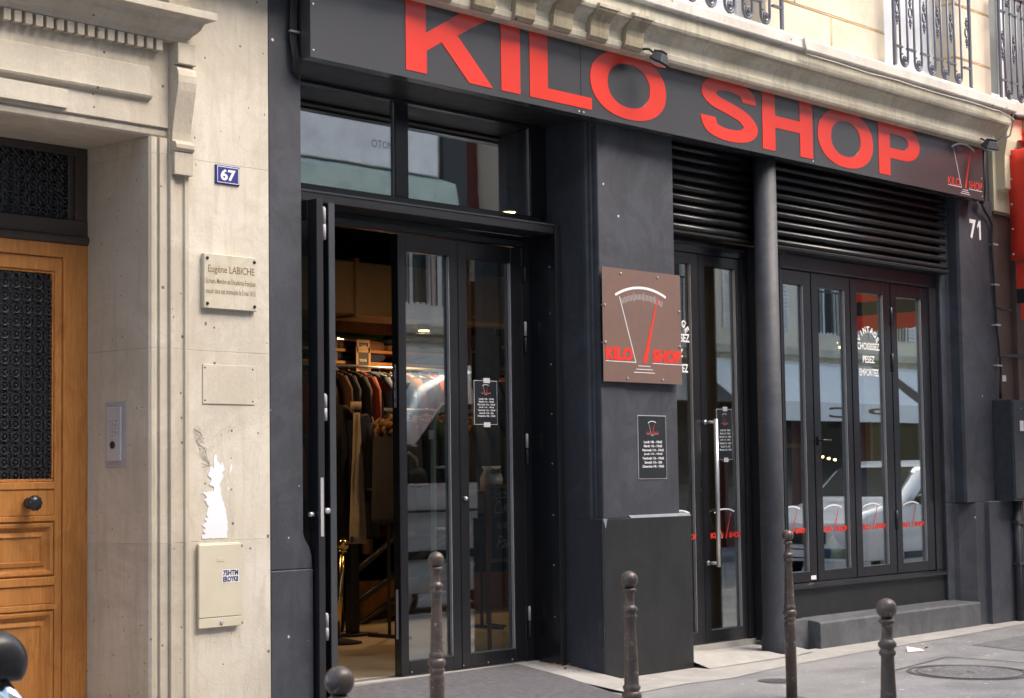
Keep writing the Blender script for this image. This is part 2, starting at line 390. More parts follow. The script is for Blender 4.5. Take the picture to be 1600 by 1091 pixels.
_tc = {}
def text_geo(s, bold=0.0):
    k = (s, bold)
    if k not in _tc:
        c = bpy.data.curves.new('t', 'FONT'); c.body = s; c.size = 1; c.offset = bold; c.resolution_u = 3; c.fill_mode = 'FRONT' if hasattr(c, 'fill_mode') else c.fill_mode
        o = bpy.data.objects.new('t', c); COL.objects.link(o)
        dg = bpy.context.evaluated_depsgraph_get(); me = bpy.data.meshes.new_from_object(o.evaluated_get(dg))
        vs_ = [tuple(v.co) for v in me.vertices]; fs = [tuple(p.vertices) for p in me.polygons]
        bpy.data.objects.remove(o); bpy.data.curves.remove(c); bpy.data.meshes.remove(me)
        xs = [v[0] for v in vs_]; ys = [v[1] for v in vs_]
        _tc[k] = (vs_, fs, min(xs), max(xs), min(ys), max(ys))
    return _tc[k]
def text(mb, s, x0, x1, z0, z1, y, bold=.0, face='-y', keep=None):
    """lettering fitted in x0..x1 / z0..z1 on the plane y; keep = baseline height range (0..cap) instead of own extents"""
    vs_, fs, a, b, c, d = text_geo(s, bold)
    if keep: c, d = keep
    V = [(x0 + (v[0] - a) / (b - a) * (x1 - x0), y, z0 + (v[1] - c) / (d - c) * (z1 - z0)) for v in vs_]
    mb.add(V, fs); return mb
def rtext(mb, s, cx, cz, h, ang, y, bold=.03, wsc=1.0):
    vs_, fs, a, b, c, d = text_geo(s, bold); k = h / (d - c); ca, sa = math.cos(ang), math.sin(ang)
    V = []
    for v in vs_:
        px = (v[0] - (a + b) / 2) * k * wsc; pz = (v[1] - (c + d) / 2) * k
        V.append((cx + px * ca - pz * sa, y, cz + px * sa + pz * ca))
    mb.add(V, fs)

def quadline(mb, p, q, w, y, w2=None):
    p = Vector((p[0], 0, p[1])); q = Vector((q[0], 0, q[1])); d = (q - p).normalized(); n = Vector((-d.z, 0, d.x)); w2 = w if w2 is None else w2
    mb.add([(a.x, y, a.z) for a in (p - n * w / 2, p + n * w / 2, q + n * w2 / 2, q - n * w2 / 2)], [(0, 1, 2, 3)])
def arc_pts(p0, pt, p1, n=16):
    # circle through three points
    (ax, ay), (bx, by), (cx, cy) = p0, pt, p1
    d = 2 * (ax * (by - cy) + bx * (cy - ay) + cx * (ay - by))
    ux = ((ax**2 + ay**2) * (by - cy) + (bx**2 + by**2) * (cy - ay) + (cx**2 + cy**2) * (ay - by)) / d
    uy = ((ax**2 + ay**2) * (cx - bx) + (bx**2 + by**2) * (ax - cx) + (cx**2 + cy**2) * (bx - ax)) / d
    r = math.hypot(ax - ux, ay - uy); a0 = math.atan2(ay - uy, ax - ux); a1 = math.atan2(cy - uy, cx - ux)
    return ux, uy, r, a0, a1
def gauge(x0, x1, z0, z1, y, parent, k=1.0, ticks=True, lines=True, kilo=True, bold=.05, white='white_print', left=True, names=('gauge_mark', 'gauge_lettering')):
    """scale dial emblem with KILO / SHOP, fitted in the rectangle"""
    w = x1 - x0; h = z1 - z0
    X = lambda a: x0 + a * w
    Z = lambda b: z0 + b * h
    A = (X(.135), Z(.878)); T = (X(.447), Z(.988)); B = (X(.80), Z(.905))
    ux, uy, r, a0, a1 = arc_pts(A, T, B); wh = MB(); n = 18; th = .03 * h * k
    outer = []; inner = []
    for i in range(n + 1):
        a = a0 + (a1 - a0) * i / n; outer.append((ux + (r + th / 2) * math.cos(a), uy + (r + th / 2) * math.sin(a))); inner.append((ux + (r - th / 2) * math.cos(a), uy + (r - th / 2) * math.sin(a)))
    wh.strip(outer, inner, y - .0006, y)
    if ticks:
        tk = MB(); nt = 31
        for i in range(nt):
            a = a0 + (a1 - a0) * (.1 + .86 * i / (nt - 1)); L = .10 * h if i in (9, 16, 24) else .065 * h
            r1 = r - .055 * h - (.0 if i in (9, 16, 24) else .02 * h)
            quadline(tk, (ux + r1 * math.cos(a), uy + r1 * math.sin(a)), (ux + (r1 - L) * math.cos(a), uy + (r1 - L) * math.sin(a)), .0042 * w, y)
        tk.obj('dial_tick', 'white_thin', parent)
    if left: quadline(wh, (X(.19), Z(.863)), (X(.388), Z(.118)), .008 * w * k, y)
    if lines:
        t = .008 * h * k
        for a, b, c in ((0, .39, .117), (.61, 1.0, .117), (.42, .58, .078), (.39, .607, .04), (.36, .634, .002)): quadline(wh, (X(a), Z(c)), (X(b), Z(c)), t, y)
    wh.obj(names[0], white, parent)
    rd = MB(); quadline(rd, (X(.69), Z(.9)), (X(.503), Z(.115)), .008 * w, y - .0004, .05 * w * (1 if lines else .7))
    th_ = .285 if lines else .30
    if kilo: text(rd, 'KILO', X(.003), X(.35 if lines else .42), Z(.128), Z(th_), y - .0004, bold)
    text(rd, 'SHOP', X(.61), X(1.0), Z(.128), Z(th_), y - .0004, bold)
    rd.obj(names[1], 'red_print', parent)

# ================================================================== GROUND
KY = -5.3
def sheet(name, mat, pts, parent=None):
    m = MB(); tri = tessellate_polygon([[Vector((p[0], p[1], 0)) for p in pts]]); m.add(pts, tri); o = m.obj(name, mat, parent)
    for p in o.data.polygons:
        if p.normal.z < 0: p.flip()
    return o
m = MB(); nx, ny = 60, 14
for i in range(nx + 1):
    for j in range(ny + 1):
        x = -40 + 130 * i / nx; y = KY + (0.05 - KY) * j / ny; m.v.append((x, y, gz(y)))
for i in range(nx):
    for j in range(ny):
        a = i * (ny + 1) + j; m.f.append((a, a + ny + 1, a + ny + 2, a + 1)); m.sm.append(False)
struct(m.obj('pavement', 'asphalt'))
gs = gz(KY) - .012
struct(box('kerb', 'concrete', None, -40, 90, KY - .18, KY - .001, -.4, gz(KY) + .003, .01))
rz = gz(KY) - .12
struct(box('road', 'asphalt', None, -60, 110, -11.2, KY - .181, -.5, rz))
struct(box('opposite_pavement', 'asphalt', None, -60, 110, -30, -11.201, -.5, rz + .13))
struct(box('ground', 'asphalt', None, -200, 250, -200, 200, -.9, -.501))

# concrete apron along the shop base and its two sloped thresholds
def apron(name, mat, pts, th=.004):
    return struct(sheet(name, mat, [(x, y, z) for x, y, z in pts]))
apron('concrete_apron', 'concrete', [(9.95, -.60, gz(-.6) + .004), (10.62, -.545, gz(-.545) + .004), (11.10, -.60, gz(-.6) + .004), (11.9, -.49, gz(-.49) + .004), (13.2, -.40, gz(-.4) + .004), (15.2, -.33, gz(-.33) + .004), (18.5, -.10, gz(-.1) + .004), (18.5, .04, gz(.04) + .004), (10.0, .04, gz(.04) + .004)])
apron('concrete_ramp', 'concrete', [(9.93, -.60, gz(-.6) + .006), (10.36, -.33, .006), (10.36, .4, .105), (10.30, .62, .118), (10.02, .72, .135), (9.96, .1, .062)])
apron('doormat_ramp', 'mat_dark', [(7.2, -1.30, gz(-1.3) + .005), (9.25, -1.25, gz(-1.25) + .005), (9.80, -.60, gz(-.6) + .009), (10.0, .05, .062), (10.06, .70, .136), (7.2, .70, .118)])
struct(box('door_sill', 'concrete', None, 7.5, 10.3, .56, .78, -.1, .121))
apron('side_threshold', 'concrete', [(11.45, -.16, .004), (12.66, -.16, .006), (13.0, -.10, .01), (13.0, .6, .112), (11.45, .6, .112), (11.45, .2, .105)])
struct(box('side_sill', 'concrete', None, 11.4, 13.0, .3, .6, -.1, .118))

# ================================================================== NUMBER 67 : STONE BUILDING
SB = thing('stone_building', 'cream limestone building with carved doorway surround at left', 'building', (6.5, 0, 0))
SB.location = (0, 0, 0)
courses = [(-.25, 1.1402), (1.1412, 2.2502), (2.2512, 3.3702), (3.3712, 4.6), (4.601, 5.8), (5.801, 7.0)]
for z0, z1 in courses:
    box('stone_block', 'stone', SB, 6.588, 7.218, 0, .66, z0, z1, .0012)
    if z1 < 3.4 or z0 > 3.3:
        zt = z1; lo = z0
        pts = [(6.317, .66), (6.317, -.004), (6.330, -.018), (6.352, -.022), (6.378, -.012), (6.380, -.03), (6.432, -.032), (6.436, -.02), (6.441, -.05), (6.466, -.05), (6.470, -.036), (6.540, -.036), (6.544, -.05), (6.572, -.05), (6.576, -.02), (6.5865, -.018), (6.5865, .66)]
        if z0 > 3.3 and z0 < 3.6:
            MB().prism([p for p in pts if p[0] < 6.4395] + [(6.4385, -.02), (6.4385, .66)], 3.3712, 3.4655, 'z').obj('stone_block', 'stone_trim', SB, .001)
            pts = [(6.44, .66), (6.44, -.036), (6.5865, -.034), (6.5865, .66)]
        elif z0 > 3.6: pts = [(3.7, .66), (3.7, -.036), (6.5865, -.036), (6.5865, .66)]
        MB().prism(pts, lo, zt, 'z').obj('stone_block', 'stone_trim', SB, .001)
    box('stone_block', 'stone', SB, 1.0, 3.9, 0, .66, z0, z1, .003)
# lintel over the doorway
MB().prism([(.66, 3.467), (-.002, 3.467), (-.016, 3.478), (-.020, 3.505), (-.012, 3.520), (-.034, 3.524), (-.034, 4.03), (.66, 4.03)], 3.9, 6.4385, 'x').obj('lintel', 'stone_trim', SB, .0015)
box('panel', 'stone_pale', SB, 4.3, 6.298, -.047, -.03, 3.690, 3.858, .003)
MB().prism([(-.03, 3.662), (-.060, 3.676), (-.066, 3.689), (-.03, 3.692)], 4.28, 6.303, 'x').obj('panel_moulding', 'stone_trim', SB)
box('stone_tablet', 'stone_pale', SB, 4.6, 5.745, -.052, -.03, 3.54, 3.645, .002)
d0 = MB().box(-.0215, .0215, -.052, 0, 0, .062).mesh('dentil', 'stone_trim')
x = 6.338
while x > 4.0:
    o = bpy.data.objects.new('dentil', d0); COL.objects.link(o); o.parent = SB; o.location = (x, -.032, 3.957)
    o.rotation_euler.z = random.uniform(-.01, .01); x -= .0665
def wrap(name, mat, parent, prof, x0, xe, yb, bev=0, xa=None):
    """moulding lofted along x with a return at its right end; prof = (projection, z) upwards"""
    rings = []
    for p, z in prof:
        xl = x0 if xa is None else x0
        rings.append([(xl, yb, z), (xl, -p, z), (xe + p, -p, z), (xe + p, yb, z)])
    m = MB(); m.loft(rings); m.sm = [False] * len(m.f); return m.obj(name, mat, parent, bev)
wrap('cornice', 'stone_trim', SB, [(.055, 4.019), (.085, 4.024), (.092, 4.045), (.105, 4.052), (.108, 4.062), (.118, 4.07), (.135, 4.086), (.148, 4.105), (.155, 4.125), (.165, 4.14), (.185, 4.150)], 3.7, 6.440, .1)
wrap('cornice_slab', 'stone_pale', SB, [(.19, 4.151), (.226, 4.153), (.228, 4.195), (.2, 4.200)], 3.7, 6.415, .1, .003)
# scroll console
cp = [(0, 4.018), (-.112, 4.018), (-.112, 3.897), (-.07, 3.893), (-.088, 3.885), (-.106, 3.862), (-.114, 3.83), (-.114, 3.79), (-.106, 3.74), (-.092, 3.68), (-.078, 3.62), (-.066, 3.56), (-.058, 3.50), (-.056, 3.462),
      (-.058, 3.452), (-.082, 3.446), (-.094, 3.430), (-.094, 3.408), (-.082, 3.391), (-.064, 3.388), (-.078, 3.385), (-.078, 3.255), (0, 3.255)]
cs = MB(); cs.prism(cp, 6.449, 6.583, 'x', False); cs.obj('console', 'stone_trim', SB, .002)

# wooden door in its reveal
DY = .582
wd = thing('wooden_door', None, None); wd.parent = SB
def dbox(x0, x1, y0, z0, z1, name, mat='oak', bev=.004, par=None): return box(name, mat, par or wd, x0, x1, y0, .64, z0, z1, bev)
dbox(6.150, 6.316, DY - .004, -.05, 2.888, 'door_frame'); dbox(3.9, 6.150, DY - .004, 2.805, 2.888, 'door_frame')
dbox(6.100, 6.149, DY + .012, -.05, 2.804, 'stile'); dbox(3.9, 6.0995, DY + .0124, 2.722, 2.804, 'rail')
# steps around glazed opening
box('bead', 'oak', wd, 6.088, 6.0998, DY + .022, .64, 1.52, 2.7215, .003); box('bead', 'oak', wd, 3.9, 6.0875, DY + .0224, .64, 2.708, 2.7215, .003); box('bead', 'oak', wd, 3.9, 6.0995, DY + .0228, .64, 1.498, 1.516, .003)
dbox(3.9, 6.0995, DY + .006, 1.455, 1.4975, 'moulding'); dbox(3.9, 6.0995, DY + .0126, 1.305, 1.4545, 'rail')
dbox(3.9, 6.0995, DY + .002, 1.272, 1.3045, 'moulding')
def raised(x0, x1, z0, z1, n='panel'):
    r = [(0, .020), (.014, .004), (.03, .006), (.042, .028), (.06, .03), (.062, .022), (.085, .016), (.09, .026), (.1, .026)]
    rings = [[(x0 + a, DY + b, z0 + a), (x1 - a, DY + b, z0 + a), (x1 - a, DY + b, z1 - a), (x0 + a, DY + b, z1 - a)] for a, b in r]
    m = MB(); m.loft([[(x0, .66, z0), (x1, .66, z0), (x1, .66, z1), (x0, .66, z1)]] + rings); m.sm = [False] * len(m.f); m.obj(n, 'oak_panel', wd)
raised(5.25, 6.099, .955, 1.271)
dbox(3.9, 6.0995, DY + .002, .905, .9545, 'moulding'); dbox(3.9, 6.0995, DY + .0126, .80, .9045, 'rail'); dbox(3.9, 6.0995, DY + .003, .765, .7995, 'moulding')
raised(5.25, 6.099, .15, .7645); dbox(3.9, 6.0995, DY + .0126, -.05, .1495, 'rail')
raised(3.95, 5.15, .955, 1.271); raised(3.95, 5.15, .15, .7645); dbox(5.15, 5.25, DY + .004, .0, 2.72, 'stile')
# transom light above
MB().prism([(.64, 2.89), (DY - .006, 2.89), (DY - .02, 2.91), (DY - .02, 2.93), (DY, 2.945), (DY, 3.03), (.64, 3.03)], 3.9, 6.316, 'x').obj('transom_bar', 'transom_frame', wd)
fm = MB(); fm.box(6.235, 6.316, DY, .64, 3.03, 3.4665); fm.box(3.9, 6.2345, DY, .64, 3.42, 3.4665); fm.box(6.195, 6.2345, DY + .02, .64, 3.03, 3.4195); fm.obj('transom_frame', 'transom_frame', wd, .004)
box('pane', 'opp_glass', wd, 3.9, 6.3, .632, .652, 1.45, 3.45)
def grille(x0, x1, z0, z1, name):
    g = MB(); s = .0735; nx = int((x1 - x0) / s) + 1; nz = int((z1 - z0) / s) + 1; y = .612
    for i in range(nx):
        for k in range(nz):
            cx = x1 - .018 - i * s; cz = z0 + .02 + k * s
            if cx < x0 or cz > z1: continue
            pts = [(cx + .026 * math.cos(a), y, cz + .026 * math.sin(a)) for a in [2 * math.pi * j / 10 for j in range(10)]]
            g.tube(pts, .0068, 5, True)
            g.ball((cx, y - .004, cz), .008, 6, 4)
            for sx in (1, -1):
                if x0 < cx + s / 2 < x1 + .01 and cz + s / 2 < z1: g.tube([(cx + (0 if sx > 0 else s), y + .004, cz + (0)), (cx + (s if sx > 0 else 0), y + .004, cz + s)], .0052, 5)
            cz2 = cz + s / 2; cx2 = cx - s / 2
            if cz2 < z1 and cx2 > x0: g.tube([(cx2 + .02 * math.cos(a), y + .001, cz2 + .02 * math.sin(a)) for a in [2 * math.pi * j / 8 for j in range(8)]], .0042, 4, True)
    return g.obj(name, 'iron_black', wd)
grille(5.3, 6.088, 1.516, 2.708, 'iron_grille'); grille(5.3, 6.195, 3.045, 3.42, 'iron_grille')
kn = MB(); kn.lathe([(.03, 0), (.032, -.006), (.012, -.012), (.010, -.03), (.02, -.036), (.036, -.046), (.044, -.062), (.044, -.074), (.036, -.088), (.018, -.096), (.001, -.098)], (5.915, DY, 1.379), 20, 'y')
for i in range(10):
    a = 2 * math.pi * i / 10; kn.ball((5.915 + .034 * math.cos(a), DY - .075, 1.379 + .034 * math.sin(a)), .013, 6, 5)
kn.obj('door_knob', 'iron_black', wd)
struct(box('doorstep', 'concrete', None, 3.9, 6.316, -.02, .6, -.1, .03, .004))

# --- things fixed to the stone wall
np_ = thing('house_number_plate', 'small blue enamel plate reading 67 on the pale stone wall', 'number plate')
pm = MB(); pm.loft([[(6.801, 0, 3.247), (6.985, 0, 3.247), (6.985, 0, 3.362), (6.801, 0, 3.362)], [(6.801, -.006, 3.247), (6.985, -.006, 3.247), (6.985, -.006, 3.362), (6.801, -.006, 3.362)], [(6.815, -.013, 3.258), (6.971, -.013, 3.258), (6.971, -.013, 3.351), (6.815, -.013, 3.351)]])
pm.sm = [False] * len(pm.f); pm.obj('plate', 'plate_blue', np_, .002)
bm_ = MB(); bm_.add(*(lambda a, b, y: ([(a[0], y, a[2]), (a[1], y, a[2]), (a[1], y, a[3]), (a[0], y, a[3]), (b[0], y, b[2]), (b[1], y, b[2]), (b[1], y, b[3]), (b[0], y, b[3])], [(0, 1, 5, 4), (1, 2, 6, 5), (2, 3, 7, 6), (3, 0, 4, 7)]))((6.812, 6.974, 3.256, 3.353), (6.8155, 6.9705, 3.2592, 3.3498), -.0136)); bm_.obj('border', 'white_print', np_)
t_ = MB(); text(t_, '67', 6.836, 6.950, 3.270, 3.339, -.0142, .035); t_.obj('digits', 'white_print', np_)
for sx, sz in ((6.809, 3.255), (6.978, 3.255), (6.809, 3.354), (6.978, 3.354)): MB().lathe([(.005, 0), (.004, -.004), (.001, -.005)], (sx, -.008, sz), 8, 'y').obj('screw', 'iron_black', np_)

mp = thing('memorial_plaque', 'square marble plaque with gilt inscription screwed to the stone wall', 'plaque')
box('slab', 'marble', mp, 6.699, 7.100, -.030, 0, 2.500, 2.822, .003)
t_ = MB(); text(t_, 'Eugène LABICHE', 6.728, 7.078, 2.700, 2.757, -.0306, .012); 
plain('inscription_ink', (.20, .13, .06), .6)
t_.obj('inscription', 'inscription_ink', mp)
t_ = MB(); text(t_, 'Ecrivain, Membre de l\'Académie Française', 6.712, 7.085, 2.640, 2.680, -.0306, .008); t_.obj('inscription', 'inscription_ink', mp)
t_ = MB(); text(t_, 'naquit dans cet immeuble le 5 mai 1815', 6.712, 7.085, 2.578, 2.620, -.0306, .008); t_.obj('inscription', 'inscription_ink', mp)
for sx, sz in ((6.722, 2.795), (7.078, 2.795), (6.722, 2.527), (7.078, 2.527)): MB().lathe([(.011, 0), (.010, -.006), (.004, -.010), (.001, -.011)], (sx, -.029, sz), 10, 'y').obj('screw', 'iron_black', mp)

gp = thing('blank_wall_tablet', 'blank plastered over rectangle with four corner screw holes', 'tablet')
box('plaster', 'stone_pale', gp, 6.706, 7.100, -.006, .001, 1.940, 2.172, .002)
for sx, sz in ((6.722, 2.152), (7.082, 2.152), (6.722, 1.96), (7.082, 1.96)): MB().lathe([(.006, 0), (.001, -.0006)], (sx, -.0062, sz), 8, 'y').obj('screw_hole', 'rubber', gp)

tp = [(6.70, 1.155), (6.885, 1.156), (6.890, 1.25), (6.872, 1.33), (6.845, 1.40), (6.83, 1.47), (6.86, 1.52), (6.845, 1.535), (6.87, 1.56), (6.85, 1.61), (6.84, 1.58), (6.82, 1.60), (6.80, 1.66), (6.785, 1.62), (6.79, 1.56), (6.765, 1.575), (6.745, 1.52), (6.77, 1.50), (6.755, 1.47), (6.79, 1.45), (6.785, 1.43), (6.705, 1.42), (6.74, 1.395), (6.715, 1.38), (6.75, 1.345), (6.73, 1.30), (6.745, 1.275), (6.715, 1.27), (6.735, 1.25), (6.70, 1.235), (6.73, 1.215), (6.705, 1.20), (6.725, 1.185), (6.695, 1.175)]
rp = []
for i, a in enumerate(tp):
    b = tp[(i + 1) % len(tp)]; L = math.hypot(b[0] - a[0], b[1] - a[1]); n = max(1, int(L / .012))
    for k in range(n): f = k / n; j = .0035 if 0 < k else 0; rp.append((a[0] + (b[0] - a[0]) * f + random.uniform(-j, j), a[1] + (b[1] - a[1]) * f + random.uniform(-j, j)))
plain('poster_paper', (.80, .80, .84), .8, var=.12, scale=14, bs=.4)
o = MB().prism(rp, -.0035, -.0005, 'y').obj('torn_poster', 'poster_paper'); tag(o, 'torn white paper remnant stuck on the stone wall above the meter cover', 'torn poster')
o = MB().prism([(6.90, 1.52), (6.925, 1.56), (6.92, 1.60), (6.905, 1.57)], -.003, -.0004, 'y').prism([(6.88, 1.43), (6.90, 1.44), (6.895, 1.47)], -.003, -.0004, 'y').obj('paper_scrap', 'paper_white'); tag(o, 'tiny white scraps beside the torn paper remnant', 'paper scrap')
# scribble in pencil on the wall
plain('pencil', (.36, .33, .28), .9)
sc = MB(); p = []
for i in range(46): p.append((6.66 + .035 * math.sin(i * 1.9) + i * .0018, -.0016, 1.80 - i * .0052 + .018 * math.cos(i * 2.3)))
sc.tube(p, .0010, 3); sc.tube([(6.86, -.0016, 1.79), (6.92, -.0016, 1.82), (6.89, -.0016, 1.77), (6.95, -.0016, 1.81)], .0012, 3)
tag(sc.obj('pencil_scribble', 'pencil'), 'faint dark scribble on the stone under the blank tablet', 'graffiti')

mc = thing('meter_cover', 'cream metal meter cover with a sticker at the foot of the wall', 'meter cover')
box('box', 'cream_metal', mc, 6.662, 6.968, -.018, 0, .648, 1.128, .004)
box('cover', 'cream_metal', mc, 6.657, 6.973, -.028, -.0185, .700, 1.120, .003); box('lower_rail', 'cream_metal', mc, 6.657, 6.973, -.027, -.0185, .640, .697, .003)
MB().lathe([(.013, 0), (.012, -.006), (.004, -.006), (.001, -.004)], (6.822, -.027, .668), 12, 'y').obj('lock', 'satin_steel', mc)
box('maker_mark', 'cream_metal', mc, 6.79, 6.845, -.030, -.0278, 1.02, 1.045, .001)
box('sticker', 'paper_white', mc, 6.826, 6.952, -.0292, -.0278, .895, .972)
plain('ink_navy', (.02, .02, .10), .7)
t_ = MB(); text(t_, '75HTM', 6.832, 6.946, .936, .968, -.0298, .05); text(t_, 'EROYK8', 6.832, 6.946, .900, .932, -.0298, .05); t_.obj('lettering', 'ink_navy', mc)

plain('panel_steel', (.56, .57, .58), .35, .2)
ic = thing('intercom', 'brushed steel door intercom with keypad on the doorway reveal', 'intercom')
def rb(n, mat, y0, y1, z0, z1, d0, d1, bev=0): return box(n, mat, ic, 6.3165 - d1, 6.3165 - d0, y0, y1, z0, z1, bev)
rb('back_plate', 'satin_steel', .204, .396, 1.575, 1.955, 0, .005, .001); rb('face', 'panel_steel', .232, .372, 1.612, 1.925, .0052, .018, .004)
for i in range(3):
    for j in range(5): MB().lathe([(.0075, 0), (.0075, -.003), (.001, -.004)], (6.298, .272 + i * .026, 1.765 + j * .022), 8, 'x').obj('key', 'steel', ic)
MB().lathe([(.022, .002), (.022, -.006), (.016, -.010), (.001, -.011)], (6.298, .306, 1.705), 16, 'x').obj('camera_lens', 'lacquer', ic)
for sy, sz in ((.25, 1.632), (.354, 1.632), (.25, 1.905), (.354, 1.905)): MB().lathe([(.005, 0), (.001, -.003)], (6.2985, sy, sz), 8, 'x').obj('screw', 'satin_steel', ic)

# ================================================================== SHOP FRONT BUILDING
SH = thing('shop_building', 'black painted shop front under a pale carved cornice', 'building')
def sb(n, mat, x0, x1, y0, y1, z0, z1, bev=.004): return box(n, mat, SH, x0, x1, y0, y1, z0, z1, bev)
# left pilaster, with its foot splayed wider
MB().prism([(7.2195, .945), (7.556, .945), (7.554, 1.02), (7.535, 1.075), (7.500, 1.12), (7.484, 1.16), (7.484, 4.9), (7.2195, 4.9)], -.001, .62, 'y').obj('pilaster', 'dark_paint', SH, .006)
sb('pilaster_foot', 'dark_paint', 7.2195, 7.558, -.004, .62, -.1, .943, .005)
# masonry above openings
sb('wall', 'dark_paint', 7.485, 16.6, .03, .55, 4.135, 4.93, .002)
sb('wall', 'black_paint', 7.485, 10.36, .551, .8, 4.10, 4.93, 0)
# main pillar: chamfered corner with a roll above 1.18 m
MB().prism([(10.36, .62), (10.36, .125), (10.364, .10), (10.374, .084), (10.377, .060), (10.384, .052), (10.386, .030), (10.392, .006), (10.399, 0), (10.683, 0), (10.686, .012), (11.335, .014), (11.335, .30), (11.30, .62)], 1.17, 4.134, 'z').obj('pillar', 'dark_paint', SH, .003)
MB().prism([(10.36, .62), (10.36, .126), (11.335, .126), (11.335, .62)], -.06, 1.1695, 'z').obj('pillar', 'dark_paint', SH)
MB().prism([(10.3665, .1255), (10.3665, -.017), (10.370, -.019), (11.436, -.020), (11.449, -.008), (11.449, .34), (11.336, .34), (11.336, .1255)], -.06, 1.168, 'z').obj('pillar_foot', 'black_base', SH, .004)
MB().add([(10.359, -.0225, 1.172), (10.410, -.0225, 1.172), (10.388, -.0235, 1.10), (10.359, .10, 1.172)], [(0, 2, 1), (0, 3, 2)]).obj('chamfer_stop', 'pale_trim', SH)
MB().prism([(-.019, 1.1685), (.015, 1.190), (.30, 1.190), (.30, 1.1685)], 10.70, 11.445, 'x').obj('weathering_ledge', 'pale_trim', SH)
MB().prism([(10.3602, .1255), (10.3602, -.014), (10.3662, -.0165), (10.3662, .1255)], -.06, 1.1675, 'z').obj('pillar_side', 'dark_paint', SH)
# iron column and jamb behind it
cl = MB(); cl.lathe([(.112, -.03), (.112, .12), (.101, .18), (.099, 1.2), (.097, 4.10)], (12.612, .02, 0), 28); cl.obj('column', 'dark_paint', SH)
sb('pier', 'black_paint', 12.745, 13.062, .205, .60, .10, 4.134, .004)
# right pilaster
MB().prism([(15.76, .56), (15.76, .155), (15.865, .14), (15.880, .12), (15.886, .03), (15.90, 0), (16.59, 0), (16.59, .56)], 1.176, 4.134, 'z').obj('pilaster', 'dark_paint', SH, .003)
MB().prism([(15.76, .56), (15.76, .155), (15.865, .14), (15.895, .10), (16.05, .0), (16.22, -.006), (16.235, -.05), (16.90, -.052), (16.90, .56)], -.06, 1.172, 'z').obj('pilaster_foot', 'dark_paint', SH, .004)
MB().prism([(16.232, -.052), (16.90, -.054), (16.90, 0), (16.232, 0)], 1.173, 1.181, 'z').obj('weathering_ledge', 'pale_trim', SH)
# stall riser and step under the window
sb('stall_riser', 'black_base', 13.062, 15.758, .185, .56, .10, .495, .003)
MB().prism([(.186, -.05), (-.018, -.05), (-.022, .212), (-.012, .226), (.186, .256)], 13.235, 16.06, 'x').obj('window_step', 'ledge_paint', SH, .006)
sb('step_top', 'ledge_paint', 13.0, 13.2345, .10, .186, -.02, .25, .004)

# ---- first doorway: steel lined reveal, beam, transom
DW = thing('entrance', None, None); DW.parent = SH
sb('steel_lining', 'door_metal', 10.302, 10.3535, .352, .62, .03, 3.36, .002); sb('steel_edge', 'door_metal_soft', 10.296, 10.3525, .338, .3515, .03, 3.362, .002)
for z in (.45, .83, 1.20, 1.58, 1.95, 2.32, 2.70, 3.05): MB().lathe([(.006, 0), (.005, -.003), (.001, -.005)], (10.3015, .405, z), 8, 'x').obj('rivet', 'steel', SH)
sb('beam', 'door_metal_soft', 7.486, 10.2955, .349, .60, 3.292, 3.362, .003)
sb('beam_lip', 'edge_metal', 7.486, 10.2955, .342, .348, 3.352, 3.364, .001)
MB().prism([(.0, 4.134), (.02, 4.02) if 0 else (.0, 4.12), (.55, 4.12), (.55, 4.134)], 7.486, 10.359, 'x').obj('soffit', 'black_paint', SH)
tf = MB(); tf.box(7.486, 10.3, .47, .53, 4.095, 4.16); tf.box(7.486, 10.3, .47, .53, 3.363, 3.43); tf.box(8.768, 8.892, .4705, .53, 3.43, 4.095); tf.box(10.178, 10.359, .4705, .60, 3.43, 4.095); tf.box(7.486, 7.62, .4705, .53, 3.43, 4.095)
tf.obj('transom_frame', 'door_metal', SH, .003)
for a, b in ((7.62, 8.768), (8.892, 10.178)):
    box('pane', 'glass_far', SH, a, b, .497, .503, 3.43, 4.095)
    box('glazing_bead', 'satin_steel', SH, b - .006, b - .001, .484, .4965, 3.432, 4.09)
fr = MB(); fr.box(7.486, 10.3, .60, .68, 3.205, 3.2915); fr.box(7.486, 7.575, .60, .68, .10, 3.205); fr.box(10.205, 10.301, .60, .68, .10, 3.205); fr.obj('door_frame', 'door_metal', SH, .003)
box('frame_rebate', 'door_metal_soft', SH, 7.6, 10.2, .585, .5995, 3.215, 3.25, .002)

def leaf(name, x0, x1, y0, z0, z1, l, r, b, t, parent, mat='door_metal', th=.07, bead=True, gl='glass'):
    d = frame_mb(x0, x1, y0, y0 + th, z0, z1, l, r, b, t).obj(name, mat, parent, .003)
    box('pane', gl, d, x0 + l, x1 - r, y0 + .03, y0 + .036, z0 + b, z1 - t)
    if bead:
        box('glazing_bead', 'satin_steel', d, x1 - r - .0045, x1 - r - .0006, y0 + .004, y0 + .0295, z0 + b + .002, z1 - t - .002)
        box('glazing_bead', 'edge_metal', d, x0 + l + .001, x1 - r - .005, y0 + .003, y0 + .0295, z0 + b + .0006, z0 + b + .006)
    return d
LC = leaf('glazed_door', 8.905, 9.508, .60, .128, 3.198, .075, .085, .095, .12, SH)
LD = leaf('glazed_door', 9.514, 10.202, .60, .128, 3.198, .09, .12, .095, .12, SH)
box('lock_plate', 'satin_steel', LC, 8.902, 8.9045, .628, .648, 1.98, 2.28); box('lock_plate', 'satin_steel', LC, 8.902, 8.9045, .628, .648, .38, .72)
for z in (2.02, 2.1, 2.16, 2.24): box('latch_slot', 'rubber', LC, 8.9012, 8.9018, .633, .643, z, z + .018)
MB().lathe([(.017, 0), (.017, -.008), (.012, -.02), (.001, -.022)], (9.555, .598, 1.335), 12, 'y').obj('lock_cylinder', 'steel', LD)
